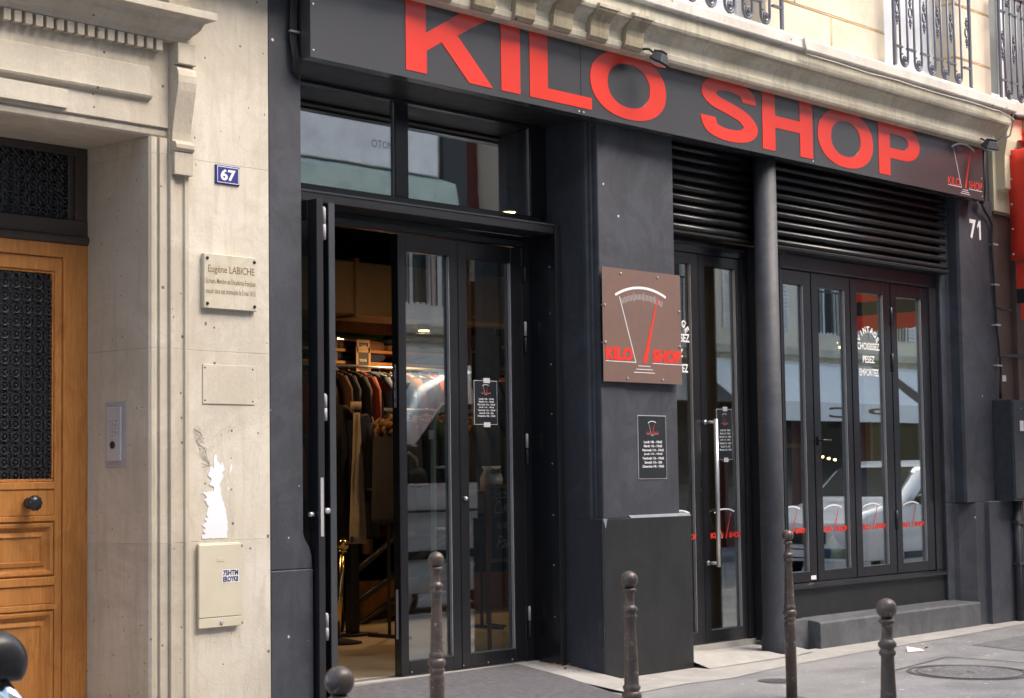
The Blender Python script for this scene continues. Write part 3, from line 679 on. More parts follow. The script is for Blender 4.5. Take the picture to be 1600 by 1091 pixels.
for z in (.30, .42, 1.58, 1.70, 2.42, 2.54, 2.95):
    MB().lathe([(.011, 0), (.011, .10), (.004, .108)], (10.222, .585, z), 10).obj('hinge', 'door_metal_soft' if z not in (.42, 1.70, 2.54) else 'satin_steel', SH)
for i in range(5): MB().lathe([(.006, 0), (.005, -.003), (.001, -.004)], (9.0 + i * .26, .5985, .15), 8, 'y').obj('screw', 'satin_steel', SH)
# folded-back pair of leaves, standing square to the front
def side_leaf(name, x0, y0, y1, z0, z1):
    d = MB(); th = .052
    d.box(x0, x0 + th, y0, y0 + .085, z0, z1); d.box(x0, x0 + th, y1 - .085, y1, z0, z1); d.box(x0 + .0006, x0 + th - .0006, y0 + .085, y1 - .085, z1 - .12, z1); d.box(x0 + .0006, x0 + th - .0006, y0 + .085, y1 - .085, z0, z0 + .1)
    o = d.obj(name, 'door_metal', SH, .003); box('pane', 'glass', o, x0 + .022, x0 + .028, y0 + .085, y1 - .085, z0 + .1, z1 - .12); return o
F1 = side_leaf('folded_door', 7.566, -.045, .59, .13, 3.232); F2 = side_leaf('folded_door', 7.664, -.045, .59, .13, 3.215)
box('front_edge', 'door_metal_soft', F1, 7.567, 7.617, -.049, -.0455, .13, 3.232, .001); box('front_edge', 'edge_metal', F2, 7.665, 7.715, -.049, -.0455, .13, 3.215, .001)
box('lock_plate', 'satin_steel', F1, 7.58, 7.604, -.0525, -.0492, 1.14, 1.50)
MB().lathe([(.018, 0), (.018, -.03), (.010, -.034)], (7.632, -.035, 1.295), 12, 'y').obj('lock_knob', 'steel', F1); MB().lathe([(.016, 0), (.016, -.028), (.010, -.032)], (7.555, -.01, 1.275), 12, 'x').obj('lock_knob', 'steel', F1)
for z, h in ((2.98, .2), (1.85, .16), (.50, .16)):
    MB().lathe([(.003, 0), (.014, .003), (.014, h * .49), (.011, h * .495), (.014, h * .5), (.014, h), (.004, h + .01)], (7.640, -.03, z), 12).obj('hinge', 'satin_steel', F1)

# ---- louvres over the second door and the window
def slat_profile(y, z): return [(y + .055, z + .012), (y + .020, z + .0), (y - .004, z + .004), (y - .018, z + .016), (y - .020, z + .030), (y - .010, z + .045), (y + .012, z + .056), (y + .060, z + .066), (y + .062, z + .058), (y + .018, z + .046)]
def slats(x0, x1, zb, n, pitch, y):
    me = MB().prism(slat_profile(0, 0), 0, x1 - x0, 'x', True).mesh('louvre_slat', 'slat_metal')
    for i in range(n):
        o = bpy.data.objects.new('louvre_slat', me); COL.objects.link(o); o.parent = SH; o.location = (x0, y, zb + i * pitch); o.rotation_euler.x = random.uniform(-.03, .03)
slats(11.34, 12.60, 3.425, 9, .0795, .16); slats(12.66, 15.80, 3.405, 9, .0795, .10)
sb('louvre_backing', 'rubber', 11.34, 15.86, .24, .26, 3.40, 4.134, 0)
MB().prism([(.10, 3.365), (.065, 3.372), (.058, 3.39), (.075, 3.402), (.23, 3.402), (.23, 3.365)], 12.68, 15.80, 'x').obj('louvre_rail', 'slat_metal', SH)
MB().prism([(.20, 3.395), (.15, 3.40), (.15, 3.42), (.23, 3.425)], 11.34, 12.74, 'x').obj('louvre_rail', 'slat_metal', SH)

# ---- second door
fr = MB(); fr.box(11.34, 12.744, .30, .40, 3.285, 3.398); fr.box(12.655, 12.744, .3005, .40, .11, 3.285); fr.box(11.34, 11.43, .3005, .40, .11, 3.285); fr.obj('door_frame', 'door_metal', SH, .003)
box('frame_step', 'door_metal_soft', SH, 11.34, 12.70, .288, .2995, 3.345, 3.362, .002)
L1 = leaf('glazed_door', 11.432, 12.052, .31, .126, 3.280, .07, .10, .09, .09, SH); L2 = leaf('glazed_door', 12.058, 12.652, .31, .126, 3.280, .08, .075, .095, .09, SH)
hd = MB(); hd.tube([(12.135, .225, .735), (12.135, .225, 1.93)], .019, 14); hd.tube([(12.135, .225, 1.905), (12.108, .305, 1.905)], .012, 10); hd.tube([(12.135, .225, .765), (12.108, .305, .765)], .012, 10)
hd.lathe([(.02, 0), (.02, -.006), (.001, -.008)], (12.105, .308, 1.905), 12, 'y'); hd.lathe([(.02, 0), (.02, -.006), (.001, -.008)], (12.105, .308, .765), 12, 'y'); hd.obj('pull_handle', 'steel', L2)
box('keyhole', 'brass', L1, 12.02, 12.032, .306, .3095, 1.34, 1.375)
gauge(12.145, 12.57, .925, 1.20, .3085, L2, 1.5, False, False, bold=.06); gauge(11.53, 11.95, .925, 1.20, .3085, L1, 1.5, False, False, bold=.03)
def vintage(x0, x1, z0, z1, y, par, bold=.03):
    m = MB(); cx = (x0 + x1) / 2; w = x1 - x0; h = z1 - z0
    rr = w * .45; zc = z1 - rr - .02
    for i, ch in enumerate('VINTAGE'):
        a = R(58) - R(116) * i / 6; rtext(m, ch, cx + rr * math.sin(-a), zc + rr * math.cos(a), w * .14, a, y, .04)
    m.obj('window_lettering', 'white_print', par)
    z = zc + rr * .36
    for s, k in (('CHOISISSEZ', .92), ('PESEZ', .5), ('EMPORTEZ', .8)):
        m = MB(); text(m, s, cx - w * k / 2, cx + w * k / 2, z - w * .16, z, y, bold); z -= w * .285; m.obj('window_lettering', 'white_print', par)
vintage(11.50, 11.93, 2.30, 2.76, .3085, L1)

# ---- window: four glazed folding leaves
wf = MB(); wf.box(13.063, 15.757, .19, .30, 3.235, 3.362); wf.box(13.063, 13.085, .1905, .30, .545, 3.235); wf.box(15.62, 15.757, .1905, .30, .545, 3.235); wf.obj('window_frame', 'door_metal_soft', SH, .003)
MB().prism([(.30, .497), (.145, .497), (.150, .52), (.19, .542), (.30, .542)], 13.063, 15.76, 'x').obj('window_sill', 'door_metal', SH, .002)
box('frame_step', 'edge_metal', SH, 13.09, 15.60, .184, .1895, 3.240, 3.250, .001)
edges = [(13.088, 13.553), (13.568, 14.198), (14.213, 14.902), (14.917, 15.612)]
win = []
for i, (a, b) in enumerate(edges):
    l = .04 if i == 0 else .105; r = (.115, .085, .125, .135)[i]
    w_ = leaf('window_leaf', a, b, .20, .548, 3.228, l, r, .085, .12, SH, 'door_metal', .06, True, 'glass_window'); win.append((w_, a + l, b - r))
    if i: box('leaf_stop', 'edge_metal', w_, a - .012, a - .003, .215, .25, .55, 3.22)
for w_, a, b in win: gauge(a + .0 if b - a > .34 else a - .1, b - .01, .93, 1.20, .1985 if 0 else .2285, w_, 1.5, False, False, bold=.06, left=False)
vintage(win[2][1] + .02, win[2][2] - .02, 2.32, 2.80, .2285, win[2][0])
hn = MB(); hn.box(13.60, 13.622, .184, .1995, 1.72, 1.80); hn.tube([(13.611, .19, 1.762), (13.611, .14, 1.762), (13.72, .13, 1.766)], .009, 8); hn.obj('handle', 'plastic_black', win[1][0], .003)
for i, z in enumerate((2.83, 2.40, .95)):
    MB().lathe([(.003, 0), (.013, .004), (.013, .17), (.003, .174)], (14.91, .195, z), 10).obj('hinge', 'plastic_black', win[3][0])
box('sticker', 'paper_white', win[0][0], 13.45, 13.53, .1985, .1996, .565, .60)

# ================================================================== CORNICE AND FIRST FLOOR
wrap('cornice_soffit', 'cornice_stone', SH, [(.0, 4.60), (.25, 4.602), (.262, 4.62), (.270, 4.655), (.258, 4.663), (.258, 4.685), (.262, 4.72), (.278, 4.755), (.308, 4.785), (.338, 4.798), (.340, 4.812), (.362, 4.815), (.372, 4.835), (.374, 4.935)], 5.8, 15.93, .1)
wrap('cornice_slab', 'slab_stone', SH, [(.378, 4.937), (.408, 4.942), (.416, 4.955), (.415, 5.030), (.40, 5.045), (.0, 5.050)], 5.8, 15.94, .1, .003)
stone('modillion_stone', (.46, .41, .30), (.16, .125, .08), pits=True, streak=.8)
mp_ = [(-.24, 4.606), (-.275, 4.61), (-.298, 4.635), (-.305, 4.67), (-.307, 4.705), (-.318, 4.745), (-.345, 4.783), (-.385, 4.806), (-.392, 4.826), (-.24, 4.826)]
me = MB().prism(mp_, -.02, .185, 'x').mesh('modillion', 'modillion_stone')
me2 = MB().prism([(-.35, 4.826), (-.400, 4.8265), (-.402, 4.848), (-.37, 4.856)], -.035, .205, 'x').mesh('modillion_cap', 'cornice_stone')
x = 10.40
while x > 6.0:
    for k, q in (('modillion', me), ('modillion_cap', me2)):
        o = bpy.data.objects.new(k, q); COL.objects.link(o); o.parent = SH; o.location = (x + random.uniform(-.006, .006), random.uniform(-.003, .003), 0)
    x -= .405
# upper wall blocks with open joints at the photographed courses
def ub(x0, x1, z0, z1): return box('wall_block', 'upper_stone', SH, x0, x1, 0, .5, z0, z1, .004)
rows = [(5.051, 5.482), (5.504, 6.010), (6.032, 6.540), (6.562, 7.07)]
for r_, (z0, z1) in enumerate(rows):
    for a, b in ((7.22, 9.0), (9.02, 10.2), (10.22, 11.32)) + (((12.66, 13.675), (13.70, 14.60)) if r_ % 2 == 0 else ((12.66, 13.1), (13.12, 14.60))) + ((15.93, 16.66),): ub(a, b, z0, z1)
for z in (5.493, 6.021, 6.551):
    for a, b in ((7.22, 11.32), (12.66, 14.60), (15.93, 16.66)): MB().tube([(a, .012, z), (b, .012, z)], .013, 8).obj('joint_bead', 'groove', SH)
MB().tube([(13.69, .012, 5.05), (13.69, .012, 5.483)], .012, 8).obj('joint_bead', 'groove', SH)
sb('wall', 'upper_stone', 7.22, 16.66, .50, .6, 5.05, 5.06, 0)
sb('wall_core', 'groove', 12.665, 14.595, .03, .49, 5.05, 7.07, 0); sb('wall_core', 'groove', 15.935, 16.655, .03, .49, 5.05, 7.07, 0); sb('wall_core', 'groove', 7.22, 11.315, .03, .49, 5.05, 7.07, 0)
sb('wall', 'upper_stone', 7.22, 30, .0, .5, 7.08, 12, 0)
def french_window(x0, x1, z1, tone='curtain'):
    f = MB(); f.box(x0, x0 + .09, .22, .30, 5.05, z1); f.box(x1 - .09, x1, .22, .30, 5.05, z1); c = (x0 + x1) / 2; f.box(c - .05, c + .05, .22, .30, 5.05, z1); f.box(x0 + .09, c - .05, .221, .30, 5.05, 5.35); f.box(c + .05, x1 - .09, .221, .30, 5.05, 5.35)
    o = f.obj('french_window', 'shutter_white', SH, .004)
    box('pane', 'glass_far', o, x0 + .09, x1 - .09, .255, .261, 5.35, z1); box('curtain', tone, o, x0 + .05, x1 - .05, .24, .254, 5.1, z1)
french_window(14.60, 15.93, 7.07); french_window(11.32, 12.66, 7.07); sb('sill', 'slab_stone', 14.5, 16.0, -.16, .2, 5.051, 5.165, .004); sb('sill', 'slab_stone', 11.2, 12.75, -.16, .2, 5.051, 5.165, .004)

def railing(label, x0, n, pitch, dxr, group='wrought iron window railings'):
    """x0 = left post, n scrolls at the given pitch; y = -.125"""
    t = thing('window_railing', label, 'railing', group=group); y = -.125; zt = 6.23
    pm = MB(); pm.box(-.016, .016, -.011, .011, 5.165, zt)
    me = pm.mesh('post', 'rail_iron'); xr = x0 + dxr
    for x in (x0, xr):
        o = bpy.data.objects.new('post', me); COL.objects.link(o); o.parent = t; o.location = (x, y, 0)
    box('top_rail', 'rail_iron', t, x0 - .03, xr + .03, y - .025, y + .025, zt, zt + .03, .004)
    hw = .066; bm = MB()
    path = [(hw * .93, 0, 6.10)] + []
    # U bar ending in spirals, below and above
    pb = []
    for i in range(15):
        a = math.pi * i / 14; pb.append((-hw * math.cos(a), 0, 5.262 - .072 * math.sin(a)))
    sp = []
    for i in range(15):
        a = -R(90) + R(500) * i / 14; r = .052 * (1 - i / 17.0); sp.append((.008 + r * math.cos(a) * .9, -.003, 5.250 + r * math.sin(a) * .95))
    bm.tube([(-hw, 0, zt)] + pb + [(hw, 0, zt)], .0125, 6)
    bm.tube([(hw, 0, 5.28), (hw * .96, 0, 5.245)] + [(.012 + .046 * math.cos(a) * (1 - k / 13), 0, 5.252 + .05 * math.sin(a) * (1 - k / 13)) for k, a in enumerate([-R(40) - R(45) * j for j in range(11)])], .0095, 5)
    bm.ball((.012, -.002, 5.252), .016, 8, 6); bm.ball((-.035, 0, 5.30), .009, 6, 5); bm.box(-.012, .012, -.01, .01, 5.165, 5.19)
    for k in (6.15,): bm.tube([(.012 + .046 * math.cos(a) * (1 - j / 13), 0, k - .05 * math.sin(a) * (1 - j / 13)) for j, a in enumerate([R(140) + R(45) * q for q in range(11)])], .0095, 5)
    bme = bm.mesh('scroll_bar', 'rail_iron')
    md = MB(); md.tube([(.031 * math.cos(a), 0, .045 * math.sin(a)) for a in [2 * math.pi * i / 14 for i in range(14)]], .0085, 6, True)
    for s in (1, -1):
        md.ball((0, 0, s * .075), .017, 8, 6, (1, .7, 1.3)); md.ball((-.017, 0, s * .092), .010, 6, 5); md.ball((.017, 0, s * .092), .010, 6, 5); md.ball((0, 0, s * .115), .012, 8, 6, (1, 1, 1.6)); md.tube([(0, 0, s * .05), (0, 0, s * .155)], [.008, .003], 6); md.ball((0, 0, s * .142), .008, 6, 5)
    mme = md.mesh('rosette', 'rail_iron'); tb = MB().box(-pitch / 2 + hw - .012, pitch / 2 - hw + .012, -.014, .014, -.009, .009).mesh('collar', 'rail_iron')
    for i in range(n):
        o = bpy.data.objects.new('scroll_bar', bme); COL.objects.link(o); o.parent = t; o.location = (x0 + .085 + pitch * .5 + i * pitch - .04, y, 0)
    for i in range(n + 1):
        xc = x0 + .085 - .04 + i * pitch
        if i == 0: xc = x0 + .06
        if i == n: xc = xr - .06
        for z in (5.36, 6.06):
            o = bpy.data.objects.new('collar', tb); COL.objects.link(o); o.parent = t; o.location = (xc, y, z)
        o = bpy.data.objects.new('rosette', mme); COL.objects.link(o); o.parent = t; o.location = (xc, y, 5.71)
    return t
railing('grey scrolled iron railing in front of the pale curtained window', 14.555, 5, .2555, 1.44)
railing('grey scrolled iron railing cut off by the top edge above SHOP', 12.713 - 1.44, 5, .2555, 1.44)
railing('grey scrolled iron railing at the far right edge above the awning', 16.62, 5, .2555, 1.44)
french_window(16.66, 18.0, 7.07, 'slate_shutter')
sb('sill', 'slab_stone', 16.45, 18.2, -.16, .2, 5.0, 5.165, .004)

# ================================================================== FASCIA SIGN
FS = thing('fascia_sign', 'long dark fascia with big red KILO SHOP lettering above the shop', 'shop sign')
SYF = -.15
for a, b in ((7.432, 10.033), (10.037, 13.126), (13.130, 16.135)): box('sign_panel', 'sign_panel', FS, a, b, SYF, -.06, 4.086, 4.712, .0015)
box('subframe', 'sign_edge', FS, 7.44, 16.12, -.0595, .029, 4.10, 4.70)
LY0, LY1 = SYF - .004, SYF - .0002
def letter(n=None): return MB()
zb, zt = 4.136, 4.618
l = MB(); l.prism([(8.255, zb), (8.255, zt + .002), (8.443, zt + .002), (8.443, 4.408), (8.806, zt), (9.076, zt), (8.743, 4.442), (9.092, zb), (8.856, zb), (8.588, 4.37), (8.448, 4.29), (8.448, zb)], LY0, LY1, 'y'); l.obj('letter', 'red_letter', FS)
l = MB(); l.box(9.175, 9.373, LY0, LY1, zb, zt); l.obj('letter', 'red_letter', FS)
l = MB(); l.prism([(9.473, zb), (9.473, zt), (9.666, zt), (9.666, 4.223), (10.154, 4.223), (10.154, zb)], LY0, LY1, 'y'); l.obj('letter', 'red_letter', FS)
def ohh(cx, cz, rx, rz, ix, iz):
    A = []; B = []
    for i in range(48):
        a = 2 * math.pi * i / 48; c, s_ = math.cos(a), math.sin(a); e = .92
        A.append((cx + rx * math.copysign(abs(c)**e, c), cz + rz * math.copysign(abs(s_)**e, s_))); B.append((cx + ix * math.copysign(abs(c)**e, c), cz + iz * math.copysign(abs(s_)**e, s_)))
    return MB().strip(A, B, LY0, LY1, True).obj('letter', 'red_letter', FS)
ohh(10.594, 4.377, .455, .252, .254, .164)
# S as a swept band
def smooth(P, n=8):
    out = []
    for i in range(len(P) - 1):
        p0 = Vector(P[max(i - 1, 0)]); p1 = Vector(P[i]); p2 = Vector(P[i + 1]); p3 = Vector(P[min(i + 2, len(P) - 1)])
        for k in range(n):
            t = k / n; out.append(.5 * ((2 * p1) + (-p0 + p2) * t + (2 * p0 - 5 * p1 + 4 * p2 - p3) * t * t + (-p0 + 3 * p1 - 3 * p2 + p3) * t**3))
    out.append(Vector(P[-1])); return out
sp = smooth([(.136, .088), (.110, .165), (.0, .201), (-.108, .175), (-.138, .112), (-.10, .052), (.0, .012), (.095, -.035), (.142, -.108), (.108, -.176), (.0, -.203), (-.115, -.172), (-.148, -.080)], 6)
A = []; B = []
for i, p in enumerate(sp):
    t = (sp[min(i + 1, len(sp) - 1)] - sp[max(i - 1, 0)]).normalized(); n_ = Vector((-t.y, t.x)); w_ = .049
    if i == 0 or i == len(sp) - 1: n_ = Vector((n_.x / abs(n_.x), 0)) * 1.0
    for L_, sg in ((A, 1), (B, -1)):
        q = p + n_ * w_ * sg; L_.append((11.888 + q.x * 2.03, 4.377 + q.y))
MB().strip(A, B, LY0, LY1).obj('letter', 'red_letter', FS)
l = MB(); zb, zt = 4.128, 4.609; l.prism([(12.345, zb), (12.345, zt), (12.532, zt), (12.532, 4.424), (12.900, 4.424), (12.900, zt), (13.097, zt), (13.097, zb), (12.900, zb), (12.900, 4.324), (12.532, 4.324), (12.532, zb)], LY0, LY1, 'y'); l.obj('letter', 'red_letter', FS)
ohh(13.628, 4.369, .452, .252, .240, .155)
l = MB(); l.box(14.175, 14.372, LY0, LY1, 4.134, 4.612)
A = []; B = []
A.append((14.372, 4.612)); B.append((14.372, 4.516))
for i in range(17):
    a = R(90) - R(180) * i / 16; A.append((14.60 + .305 * max(0, math.cos(a))**.85, 4.4535 + .1585 * math.sin(a))); B.append((14.56 + .140 * max(0, math.cos(a))**.85, 4.4525 + .0635 * math.sin(a)))
A.append((14.372, 4.295)); B.append((14.372, 4.389)); l.strip(A, B, LY0, LY1); l.obj('letter', 'red_letter', FS)
gauge(15.43, 16.10, 4.115, 4.60, SYF - .001, FS, 1.25, False, bold=.0)
for x, z in ((7.455, 4.13), (7.455, 4.42), (7.455, 4.68), (10.01, 4.68), (10.06, 4.68), (10.01, 4.105), (10.06, 4.105), (11.6, 4.685), (13.1, 4.68), (13.16, 4.68), (13.1, 4.11), (14.6, 4.685), (16.1, 4.30), (16.1, 4.12)):
    MB().lathe([(.008, 0), (.007, -.004), (.001, -.006)], (x, SYF, z), 8, 'y').obj('screw', 'steel', FS)

# cable runs
cb = MB()
pts = [(8.8 + i * .22, -.215 + .01 * math.sin(i), 4.715 + .010 * math.sin(i * 1.7) + .006 * math.sin(i * 4.1)) for i in range(34)]
cb.tube(pts, .016, 6); cb.tube([(x, y + .02, z - .014 + .006 * math.sin(k * 2)) for k, (x, y, z) in enumerate(pts)], .011, 6)
tag(cb.obj('power_cable', 'cable'), 'black cable sagging along the top edge of the dark fascia', 'cable')
cb = MB()
for k in range(4):
    x = 7.375 + k * .014; cb.tube([(x, -.03 - .008 * (k % 2), 4.95), (x + .004, -.035, 4.5), (x, -.03, 4.2), (x + .012, -.045, 4.09), (x + .03, -.02, 4.0 - k * .01), (x + .055, .04, 4.05)], .007, 6)
tag(cb.obj('cable_bundle', 'cable'), 'bundle of cables running down the left end of the fascia', 'cable')
for z in (4.25, 4.55): MB().box(7.36, 7.44, -.05, -.03, z, z + .012).obj('clip', 'steel', bpy.data.objects['cable_bundle'])
cb = MB(); cb.tube([(12.6 + i * .25, -.420 + .004 * math.sin(i * 2), 4.905 + .004 * math.sin(i * 1.3)) for i in range(14)] + [(15.95, -.435, 4.90), (16.25, -.43, 4.86), (16.3, -.36, 4.72), (16.22, -.22, 4.62), (16.2, -.15, 4.60)], .008, 6)
cb.tube([(12.6, -.42, 4.905), (12.59, -.43, 4.95), (12.58, -.425, 5.04)], .008, 6); cb.tube([(16.05, -.43, 4.93), (16.2, -.40, 5.0), (16.35, -.38, 4.93), (16.33, -.3, 4.75), (16.25, -.2, 4.64)], .009, 6)
tag(cb.obj('telephone_cable', 'cable_pale'), 'thin pale cable clipped under the white cornice slab', 'cable')
cb = MB(); cb.tube([(16.19, -.14, 4.64), (16.195, -.12, 4.4), (16.20, -.10, 4.15), (16.27, -.06, 4.07), (16.36, -.04, 4.02), (16.45, -.03, 3.98), (16.52, -.03, 3.90), (16.50, -.03, 3.75), (16.535, -.03, 3.2), (16.55, -.03, 2.9), (16.60, -.03, 2.6), (16.61, -.03, 2.45), (16.59, -.03, 2.3), (16.58, -.03, 2.18)], .014, 6)
cb.tube([(16.215, -.11, 4.66), (16.22, -.10, 4.2), (16.3, -.04, 4.10)], .03, 6); cb.tube([(16.52, -.03, 3.1), (16.6, -.06, 3.06), (16.8, -.06, 3.07), (16.85, -.03, 3.09)], .011, 6)
tag(cb.obj('wall_conduit', 'cable'), 'black conduit running down beside the number 71 pilaster', 'cable')
for z in (3.7, 3.3, 2.9, 2.5): MB().box(16.50, 16.60, -.05, -.0005, z, z + .015).obj('clip', 'satin_steel', bpy.data.objects['wall_conduit'])

def floodlight(label, x, y, z, rot):
    t = thing('floodlight', label, 'floodlight', group='floodlights lighting the fascia')
    h = MB(); h.loft([[(-.07, -.035, -.045), (.07, -.035, -.045), (.07, .055, -.02), (-.07, .055, -.02)], [(-.075, -.05, -.035), (.075, -.05, -.035), (.075, .06, -.008), (-.075, .06, -.008)], [(-.045, -.03, .035), (.045, -.03, .035), (.045, .03, .045), (-.045, .03, .045)]])
    h.sm = [False] * len(h.f); o = h.obj('housing', 'box_grey', t, .004); g = MB().box(-.055, .055, -.03, .04, -.052, -.040).obj('lens', 'steel', t)
    b = MB(); b.tube([(0, .03, .02), (-.06, .08, .05), (-.10, .16, .03)], .010, 6); b.box(-.02, .03, .02, .06, .035, .06); b.obj('bracket', 'plastic_black', t)
    for i in range(4): MB().box(-.04 + i * .024, -.036 + i * .024, -.028, .028, .036, .056).obj('fin', 'box_grey', t)
    t.location = (x, y, z); t.rotation_euler = (R(14), R(4), rot); return t
p = at(1032, 92, -.36); floodlight('grey floodlight hanging in front of the O of KILO', p.x, -.36, p.z, R(12))
p = at(1548, 227, -.36); floodlight('small grey floodlight at the right end of the fascia', p.x, -.36, p.z, R(-25))

# ================================================================== SIGNS ON PILLAR AND DOORS
BS = thing('gauge_sign', 'square rusty brown plate with white dial and red needle on the pillar', 'sign')
BY = -.035
box('plate', 'rust_plate', BS, 10.380, 11.338, BY, BY + .004, 2.176, 3.022, .0008)
for x, z in ((10.60, 2.985), (11.05, 2.985), (10.405, 2.74), (11.315, 2.74), (10.405, 2.465), (11.315, 2.47), (10.66, 2.205), (11.09, 2.205)):
    MB().lathe([(.011, 0), (.010, -.006), (.004, -.009), (.001, -.009)], (x, BY, z), 10, 'y').obj('bolt', 'satin_steel', BS); MB().lathe([(.008, .004), (.008, .036)], (x, BY, z), 8, 'y').obj('spacer', 'satin_steel', BS)
gauge(10.405, 11.334, 2.252, 2.900, BY - .0012, BS, 1.0, True, bold=.06)

def hours(label, x0, x1, z0, z1, y, tape=False, cat='poster'):
    t = thing('opening_hours_poster', label, cat); w = x1 - x0; h = z1 - z0
    box('border', 'white_thin', t, x0, x1, y - .003, y, z0, z1); box('sheet', 'paper_black', t, x0 + .004, x1 - .004, y - .004, y - .0032, z0 + .004, z1 - .004)
    gauge(x0 + w * .30, x0 + w * .72, z1 - h * .32, z1 - h * .09, y - .0046, t, 1.6, False, bold=.0)
    m = MB()
    rowsx = ['Lundi: 14h - 19h45', 'Mardi: 11h - 19h45', 'Mercredi: 11h - 19h45', 'Jeudi: 11h - 19h45', 'Vendredi: 11h - 19h45', 'Samedi: 11h - 20h', 'Dimanche: 14h - 19h45']
    for i, s in enumerate(rowsx):
        ww = w * (.036 * len(s)); zc = z1 - h * (.42 + .064 * i); text(m, s, x0 + w * .52 - ww / 2, x0 + w * .52 + ww / 2, zc - h * .018, zc + h * .022, y - .0048, .03)
    m.obj('lettering', 'white_print', t)
    if tape:
        for z in (z0 - .018, z1 - .018): box('tape', 'white_thin', t, x0 + w * .4, x0 + w * .68, y - .0056, y - .005, z, z + .036)
    return t
hours('black opening hours poster screwed on the pillar below the brown plate', 10.828, 11.178, 1.455, 1.935, .011)
a_ = at(741, 594, .62); b_ = at(778, 664, .62)
hours('black opening hours sheet taped inside the glass of the open entrance', a_.x, b_.x, b_.z, a_.z - .0, .627, True)
hours('black opening hours sheet behind the glass of the door with the long handle', 12.30, 12.52, 1.60, 2.02, .337, True)
n71 = MB(); text(n71, '7', 16.110, 16.238, 3.735, 3.925, -.002, .03); n71.prism([(16.262, 3.87), (16.300, 3.925), (16.335, 3.925), (16.335, 3.735), (16.300, 3.735), (16.300, 3.875), (16.268, 3.845)], -.003, -.001, 'y'); tag(n71.obj('house_number', 'white_print'), 'white stencilled number 71 at the top of the right pilaster', 'number')

# ================================================================== RIGHT NEIGHBOUR
NB = thing('neighbour_building', 'brown and cream shop front just visible at the right edge', 'building')
def nb(n, mat, *a): return box(n, mat, NB, *a)
nb('wall', 'brown_paint', 16.60, 16.98, .02, .5, -.1, 4.02, .004); nb('pilaster_edge', 'brown_paint', 16.985, 17.06, -.03, .5, -.1, 4.0, .004); nb('shop_front', 'brown_paint', 17.065, 24, .10, .5, -.1, 4.0, .003)
nb('lintel_trim', 'brown_paint', 16.60, 17.1, -.015, .4, 4.021, 4.05, .003); nb('fascia', 'cream_paint', 16.60, 24, -.02, .5, 4.052, 5.0, .004)
MB().prism([(0, 4.26), (-.10, 4.262), (-.115, 4.28), (-.12, 4.6), (-.15, 4.75), (-.16, 5.0), (0, 5.0)], 16.66, 16.98, 'x').obj('console', 'cream_paint', NB, .004)
nb('console_edge', 'cream_paint', 16.985, 17.02, -.09, -.021, 4.30, 4.86, .003)
MB().prism([(.0, 4.88), (-.20, 4.89), (-.24, 4.95), (-.24, 5.02), (0, 5.03)], 16.99, 24, 'x').obj('cornice', 'cream_paint', NB, .003)
MB().tube([(16.6, -.18, 5.03), (16.75, -.2, 4.99), (17.1, -.2, 5.02), (17.6, -.2, 5.0)], .03, 6).obj('torn_felt', 'rubber', NB)
nb('cross_pipe', 'cable', 16.56, 18.0, -.05, -.021, 2.60, 2.635, .004)
nb('flyer_remnant', 'paper_white', 16.72, 16.80, .014, .0195, 2.36, 2.42)
for x in (18.4, 20.0, 21.6): nb('shop_window', 'opp_glass', x, x + 1.3, .06, .11, .9, 3.3)
aw = thing('red_awning', 'bright red awning at the right edge above the brown shop front', 'awning')
sh = MB(); nU = 12; nV = 8; V = []; F = []
for i in range(nU + 1):
    for j in range(nV + 1):
        s_ = i / nU; t_v = j / nV; y = -.09 - 1.40 * s_; ztop = 4.66 + .10 * s_; V.append((16.78 + .02 * math.sin(i * 1.9 + j * .6), y, 3.56 + (ztop - 3.56) * t_v))
for i in range(nU):
    for j in range(nV): a = i * (nV + 1) + j; F.append((a, a + nV + 1, a + nV + 2, a + 1))
sh.add(V, F, True); o = sh.obj('side_canvas', 'awning_red', aw); md = o.modifiers.new('solid', 'SOLIDIFY'); md.thickness = .004
box('canvas', 'awning_red', aw, 16.88, 23.0, -1.50, -1.49, 3.30, 4.76, .002); box('top_canvas', 'awning_red', aw, 16.88, 23.0, -1.489, -.05, 4.765, 4.775, .002)
box('side_valance', 'awning_red', aw, 16.875, 16.88, -1.45, -.095, 3.285, 3.55, .001); box('frame_bar', 'rubber', aw, 16.87, 16.93, -1.48, -.09, 3.14, 3.28, .003)
m = MB(); P_ = []
for i in range(40): P_ += [(-1.46 + i * .034, 3.135)]
out = [(p[0], 2.96 + .02 * abs(math.sin(k * .8))) for k, p in enumerate(P_)]; m.prism(P_ + out[::-1], 16.875, 16.88, 'x'); m.obj('scalloped_valance', 'awning_red', aw)
for k in range(5): MB().lathe([(.013, 0), (.010, -.004), (.001, -.004)], (16.765, -.125, 4.62 - k * .25), 8, 'x').obj('eyelet', 'steel', aw)
eb = thing('electrical_cabinet', 'dark grey textured metal cabinet fixed to the right pilaster', 'cabinet')
box('body', 'box_grey', eb, 16.46, 16.83, -.205, -.001, 1.178, 2.165, .004); box('door', 'box_grey', eb, 16.475, 16.825, -.215, -.2055, 1.20, 2.15, .003); box('label', 'paper_white', eb, 16.60, 16.68, -.2165, -.2152, 1.86, 1.96)
MB().lathe([(.008, 0), (.001, -.004)], (16.64, -.215, 2.08), 8, 'y').obj('lock', 'satin_steel', eb)
o = MB().tube([(16.72, -.09, 1.17), (16.72, -.09, .0)], .035, 12).tube([(16.80, -.09, 1.17), (16.80, -.09, -.01)], .02, 10).obj('cable_riser_pipe', 'box_grey'); tag(o, 'dark pipes dropping from the cabinet to the pavement', 'pipe')
for z in (.95, .55): MB().box(16.67, 16.84, -.13, -.053, z, z + .025).obj('pipe_clip', 'box_grey', o)

